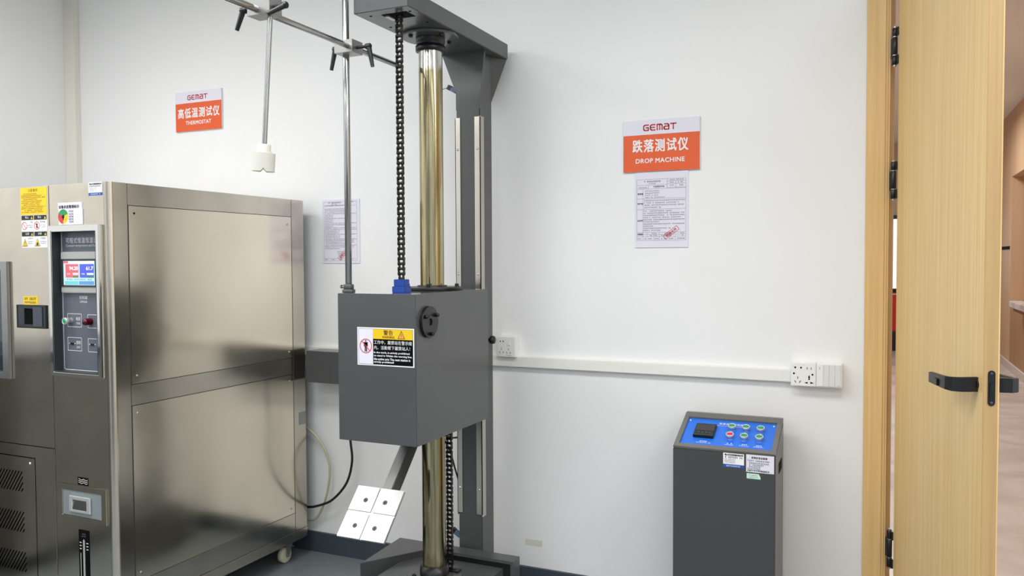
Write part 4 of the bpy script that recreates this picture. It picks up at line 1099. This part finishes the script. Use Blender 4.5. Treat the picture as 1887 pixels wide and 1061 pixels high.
scribble(mb, f, U(.17), U(.50), V(0.138), 0.0058, 0.0003, 1, 0.1, 0.2); scribble(mb, f, U(.26), U(.40), V(0.163), 0.0040, 0.0003, 1)
scribble(mb, f, U(.35), U(.55), V(0.208), 0.0055, 0.0003, 1, 0.05, 0.26, 0); scribble(mb, f, U(.07), U(.22), V(0.214), 0.0040, 0.0003, 1)
scribble(mb, f, U(.66), U(.92), V(0.123), 0.0042, 0.0003, 1); scribble(mb, f, U(.66), U(.73), V(0.155), 0.0045, 0.0003, 1); scribble(mb, f, U(.81), U(.92), V(0.155), 0.0045, 0.0003, 1)
scribble(mb, f, U(.66), U(.73), V(0.195), 0.0045, 0.0003, 1); scribble(mb, f, U(.84), U(.91), V(0.195), 0.0045, 0.0003, 1)
for b in (0.30, 0.43, 0.655, 0.835): scribble(mb, f, U(.045), U(.145), V(b), 0.0058, 0.0003, 1, 0.02, 0.3, 0)
for k in range(4): scribble(mb, f, U(.19), U((.46, .46, .44, .58)[k]), V(0.26+k*0.028), 0.0038, 0.0003, 1)
for k, e in enumerate((.95, .84, .92, .50)): scribble(mb, f, U(.17), U(e), V(0.387+k*0.030), 0.0042, 0.0003, 1)
for k, e in enumerate((.72, .95, .95, .86, .95, .46, .94, .36, .68, .50)): scribble(mb, f, U(.16), U(e), V(0.525+k*0.0285), 0.0042, 0.0003, 1)
for a0, a1, b in ((.32, .42, .822), (.56, .70, .822), (.86, .94, .822), (.28, .43, .848), (.50, .70, .848), (.89, .94, .848), (.05, .13, .89), (.18, .33, .89), (.38, .45, .89), (.5, .6, .89), (.64, .74, .89), (.8, .93, .89)):
    scribble(mb, f, U(a0), U(a1), V(b), 0.0042, 0.0003, 1)
build('printed_form', mb, ['inkg', 'ink'], s)
def stamp(s, f, c, L, Hh, ang, txt):
    g = FR(f.p(c[0], c[1], 0.0), f.U*math.cos(ang)+f.V*math.sin(ang), -f.U*math.sin(ang)+f.V*math.cos(ang), f.N)
    mb = MB(); outline(mb, g, -L/2, L/2, -Hh/2, Hh/2, 0.0017, 0.0008, 0); text(mb, g, txt, -L*0.38, L*0.38, -Hh*0.28, Hh*0.28, 0.0008, 0, 0.01)
    build('stamp', mb, 'stamp', s, label='slanted red stamp')
stamp(s, f, (U(.685), V(.805)), 0.068, 0.019, math.radians(37), '受控文件')
# left notice: plain page
s, f = notice(-2.4285, -2.2145, 1.3995, 1.7015, 'white text page behind the chrome upright rod')
u0, v0, w, h = -2.4285, 1.3995, 0.214, 0.302
mb = MB()
outline(mb, f, U(.05), U(.93), V(.96), V(.035), 0.0008, 0.0003, 0)
scribble(mb, f, U(.17), U(.52), V(.062), 0.0055, 0.0003, 1, 0.1, 0.2); scribble(mb, f, U(.25), U(.40), V(.088), 0.004, 0.0003, 1); scribble(mb, f, U(.74), U(.84), V(.05), 0.004, 0.0003, 1)
line(mb, f, (U(.05), V(.10)), (U(.93), V(.10)), 0.0009, 0.0003, 0); scribble(mb, f, U(.06), U(.62), V(.102), 0.0045, 0.0003, 1)
for k in range(26):
    scribble(mb, f, U(.08), U(RNG.choice((.3, .48, .62, .75, .86, .92, .92))), V(.155+k*0.0248), 0.0036, 0.0003, 1)
for k in range(3): scribble(mb, f, U(.40), U(.55), V(.825+k*0.025), 0.004, 0.0003, 1)
line(mb, f, (U(.05), V(.925)), (U(.93), V(.925)), 0.0009, 0.0003, 0)
for a in (.07, .26, .47, .75): scribble(mb, f, U(a), U(a+.06), V(.948), 0.004, 0.0003, 1)
build('printed_text', mb, ['inkg', 'ink'], s)
stamp(s, f, (U(.56), V(.86)), 0.066, 0.019, math.radians(42), '受控文件')

# ------------------------------------------------------------------ trunking, sockets, switch
tk = empty('cable_trunking', (-1.9, WY, 0.955), 'long white plastic cable trunking along the back wall', 'trunking')
build('cover', MB().box(-4.06, -0.2945, WY-0.024, WY-0.004, 0.9555, 1.0005), 'trunk', tk, 0.002)
build('backing_strip', MB().box(-4.06, -0.2945, WY-0.004, WY-0.0002, 0.9535, 1.0025), 'trunk', tk)
def faceplate(name, x0, z0, label, cat, kind, lab_group):
    s = empty(name, (x0+0.043, WY, z0), label, cat, lab_group)
    build('back_box', MB().box(x0, x0+0.086, WY-0.036, WY-0.0002, z0, z0+0.086), 'plast', s, 0.002)
    build('front_plate', MB().box(x0-0.0005, x0+0.0865, WY-0.043, WY-0.0362, z0-0.0005, z0+0.0865), 'plast', s, 0.0025)
    f = FR((x0, WY-0.043, z0), (1, 0, 0), (0, 0, 1), (0, -1, 0)); mb = MB()
    if kind == 'left':
        build('rocker', MB().box(x0+0.050, x0+0.064, WY-0.046, WY-0.0429, z0+0.050, z0+0.066), 'plast', s, 0.001)
        for (u, d) in ((0.016, -1), (0.031, 1)): poly(mb, f, [(u+0.003*d, .0665), (u-0.003*d, .0705), (u-0.003*d, .0625)], 0.0003)
        for c in (0.022, 0.0545):
            zz = 0.030 if c < 0.03 else 0.028
            rect(mb, f, c-0.001, c+0.001, zz, zz+0.010, 0.0003)
            line(mb, f, (c-0.010, zz-0.006), (c-0.006, zz-0.014), 0.0022, 0.0003); line(mb, f, (c+0.010, zz-0.006), (c+0.006, zz-0.014), 0.0022, 0.0003)
        scribble(mb, f, 0.042, 0.068, 0.006, 0.003, 0.0003)
    elif kind == 'right':
        for (u, d) in ((0.015, -1), (0.035, 1)): poly(mb, f, [(u+0.004*d, .068), (u+0.001*d, .0715), (u-0.003*d, .071), (u-0.003*d, .065), (u+0.001*d, .0645)], 0.0003)
        for u in (0.056, 0.070): rect(mb, f, u-0.001, u+0.001, 0.062, 0.070, 0.0003)
        for (u, v) in ((0.0105, 0.046), (0.0745, 0.044)): ring2(mb, f, (u, v), 0.0035, 0, 0.0003, 0, 12)
        rect(mb, f, 0.0225, 0.025, 0.026, 0.035, 0.0003); line(mb, f, (0.013, 0.020), (0.018, 0.012), 0.0025, 0.0003); line(mb, f, (0.034, 0.020), (0.029, 0.012), 0.0025, 0.0003)
        poly(mb, f, [(0.0595, 0.033), (0.0630, 0.043), (0.0665, 0.033), (0.0630, 0.029)], 0.0003); ring2(mb, f, (0.063, 0.027), 0.003, 0, 0.0003, 0, 10)
        poly(mb, f, [(0.046, 0.013), (0.058, 0.017), (0.058, 0.010)], 0.0003); poly(mb, f, [(0.080, 0.013), (0.067, 0.018), (0.067, 0.010)], 0.0003)
        rect(mb, f, 0.043, 0.047, 0.0775, 0.0785, 0.0003, 1)
    else:
        for k in range(4):
            xx = x0+0.004+0.0196*k
            build('rocker', MB().box(xx, xx+0.0190, WY-0.0455, WY-0.0429, z0+0.004, z0+0.082), 'plastg' if k else 'plast', s, 0.0006)
        f2 = FR((x0, WY-0.0455, z0), (1, 0, 0), (0, 0, 1), (0, -1, 0)); rect(mb, f2, 0.0105, 0.0118, 0.064, 0.074, 0.0003, 2); scribble(mb, f2, 0.072, 0.080, 0.006, 0.0022, 0.0003, 2)
    build('pin_slots' if kind != 'switch' else 'print_marks', mb, ['hole', 'red', 'inkg'], s)
faceplate('wall_socket', -1.489, 0.9985, 'white wall socket with small rocker, beside the grey column', 'socket', 'left', 'white wall sockets')
faceplate('wall_socket', -0.294, 0.9455, 'white multi-pin wall socket at the right end of the trunking', 'socket', 'right', 'white wall sockets')
faceplate('light_switch', -0.206, 0.9455, 'white four-rocker light switch beside the oak door casing', 'switch', 'switch', None)
tag(bx('tape_residue', -1.378, -1.300, WY-0.0004, WY-0.0001, 0.186, 0.213, 'residue'), 'yellowish tape residue low on the white wall right of the machine', 'tape')

# ------------------------------------------------------------------ control cabinet with sloping desk
KX0, KX1, KY0, KY1 = -0.6690, -0.3170, 2.860, 3.100
KC = empty('control_cabinet', (-0.493, 2.98, 0), 'dark grey control cabinet with sloping blue button panel', 'cabinet')
ZF, ZB = 0.7445, 0.8280; YBK = 3.080                               # front lip height, back height, where the slope ends
body = MB().prism([(KX0, KY0, 0.0), (KX0, KY0, ZF-0.0100), (KX0, YBK-0.001, ZB-0.0190), (KX0, KY1, ZB-0.0190), (KX0, KY1, 0.0)], (KX1-KX0, 0, 0))
build('housing', body, 'greycab', KC, 0.002)
sU = Vector((1, 0, 0)); sV = Vector((0, YBK-KY0, ZB-ZF)).normalized(); sN = Vector((0, -sV.z, sV.y))
sf = FR((0, KY0, ZF), sU, sV, sN); LS = math.hypot(YBK-KY0, ZB-ZF)
pf = plate_holes(rc4(KX0, KX1, 0.0, LS), [rc4(-0.6515, -0.3335, 0.0235, 0.2030)], sf.t(), 0.009)
build('desk_frame', pf, 'greylip', KC, 0.001)
build('top_strip', MB().box(KX0, KX1, YBK+0.0003, KY1, ZB-0.0188, ZB), 'greylip', KC, 0.001)
bp_ = build('button_panel', MB().obox(sf.o, sf.U, sf.V, sf.N, -0.6512, -0.3338, 0.0238, 0.2027, -0.0085, -0.0065), 'bluepan', KC, label='bright blue button panel')
fb = FR(sf.p(0, 0, -0.0065), sf.U, sf.V, sf.N)
mb = MB()
text(mb, fb, '單臂跌落試驗機', -0.5360, -0.4480, 0.1715, 0.1850, 0.0004, 0, 0.0, 1.15)
text(mb, fb, 'Drop testing machine', -0.5400, -0.4440, 0.1610, 0.1665, 0.0004, 0)
for (u, wd) in ((-0.5700, 0.020), (-0.4800, 0.013), (-0.4280, 0.013), (-0.3790, 0.013)):
    scribble(mb, fb, u-wd*0.75, u+wd*0.75, 0.0500, 0.0065, 0.0004, 0, 0.1, 0.2); scribble(mb, fb, u-wd*1.3, u+wd*1.3, 0.0425, 0.0045, 0.0004, 0, 0.1, 0.2)
build('lettering', mb, 'white', bp_)
for u in (-0.6440, -0.3430): screw('screw', fb.p(u, 0.187, 0), sN, 0.0042, 'ring', bp_, 0.003)
for (u, v, cap, nm) in ((-0.4845, 0.1440, 'green', 0), (-0.4345, 0.1440, 'green', 0), (-0.3835, 0.1440, 'green', 0), (-0.4830, 0.0870, 'redb', 1), (-0.4335, 0.0860, 'green', 0), (-0.3815, 0.0860, 'green', 0)):
    pushbutton(fb.p(u, v, 0), sN, 0.0142, cap, KC, label='red push button in silver ring' if nm else None, h=0.020)
dm = build('digital_meter', MB().obox(fb.o, sU, sV, sN, -0.6130, -0.5400, 0.0730, 0.1560, 0, 0.011), 'blackp', KC, 0.0015, label='black square digital meter')
build('display_window', MB().obox(fb.o, sU, sV, sN, -0.6090, -0.5440, 0.1080, 0.1500, 0.011, 0.0116), 'lens', dm)
kk = MB(); fd = FR(fb.p(0, 0, 0.011), sU, sV, sN)
for k in range(4):
    c = (-0.596+0.0135*k, 0.096); poly(kk, fd, [(c[0]-0.0035, c[1]-0.003), (c[0]+0.0035, c[1]-0.003), (c[0], c[1]+0.004)] if k % 2 else [(c[0]-0.0035, c[1]+0.003), (c[0]+0.0035, c[1]+0.003), (c[0], c[1]-0.004)], 0.0005, 0)
rect(kk, fd, -0.6100, -0.5430, 0.0775, 0.0800, 0.0005, 1)
build('key_symbols', kk, ['inkg', 'grnd'], dm)
fk = front(KY0)
supplier(KC, fk, -0.4925, -0.4215, 0.6860, 0.7360)
np_ = MB(); rect(np_, fk, -0.4145, -0.3220, 0.6765, 0.7375, 0.0005, 0)
npo = build('name_plate', np_, 'paper', KC, label='white printed name plate')
mb = MB(); text(mb, fk, '單臂跌落試驗機', -0.3970, -0.3440, 0.7230, 0.7310, 0.0009, 0, 0.006, 1.1)
text(mb, fk, '产品型号：', -0.4110, -0.3880, 0.7135, 0.7200, 0.0009, 0); scribble(mb, fk, -0.3830, -0.3340, 0.7140, 0.0050, 0.0009, 0)
for k, (a, e) in enumerate(((-0.404, -0.340), (-0.404, -0.356), (-0.404, -0.366), (-0.410, -0.362), (-0.410, -0.344))): scribble(mb, fk, a, e, 0.7060-0.0065*k, 0.0046, 0.0009, 0)
text(mb, fk, '厂商：', -0.4100, -0.3975, 0.6690+0.010, 0.6690+0.0160, 0.0009, 0, 0.01); scribble(mb, fk, -0.3940, -0.3340, 0.6795, 0.0055, 0.0009, 0, 0.1, 0.22, 0)
build('lettering', mb, 'ink', npo)
gl = MB(); poly(gl, fk, [(-0.4125, 0.6540), (-0.3660, 0.6540), (-0.3665, 0.6610), (-0.3720, 0.6720), (-0.4125, 0.6720)], 0.0005, 0); rect(gl, fk, -0.4125, -0.3650, 0.6495, 0.6540, 0.0005, 1); rect(gl, fk, -0.4125, -0.372, 0.6720, 0.6760, 0.0004, 1)
glo = build('inspection_label', gl, ['grn', 'grnd'], KC, label='torn pale green inspection label')
mb = MB(); scribble(mb, fk, -0.4050, -0.3780, 0.6640, 0.0035, 0.0008, 0); scribble(mb, fk, -0.4030, -0.3760, 0.6580, 0.003, 0.0008, 0)
build('lettering', mb, 'inkg', glo)
hm = MB().prism([(KX1-0.0006, 2.950, 0.655), (KX1-0.0006, 3.050, 0.655), (KX1-0.0006, 3.050, 0.694), (KX1-0.0006, 2.950, 0.694)], (0.0012, 0, 0))
build('carry_slot', hm, 'hole', KC, label='dark carry slot in the side')
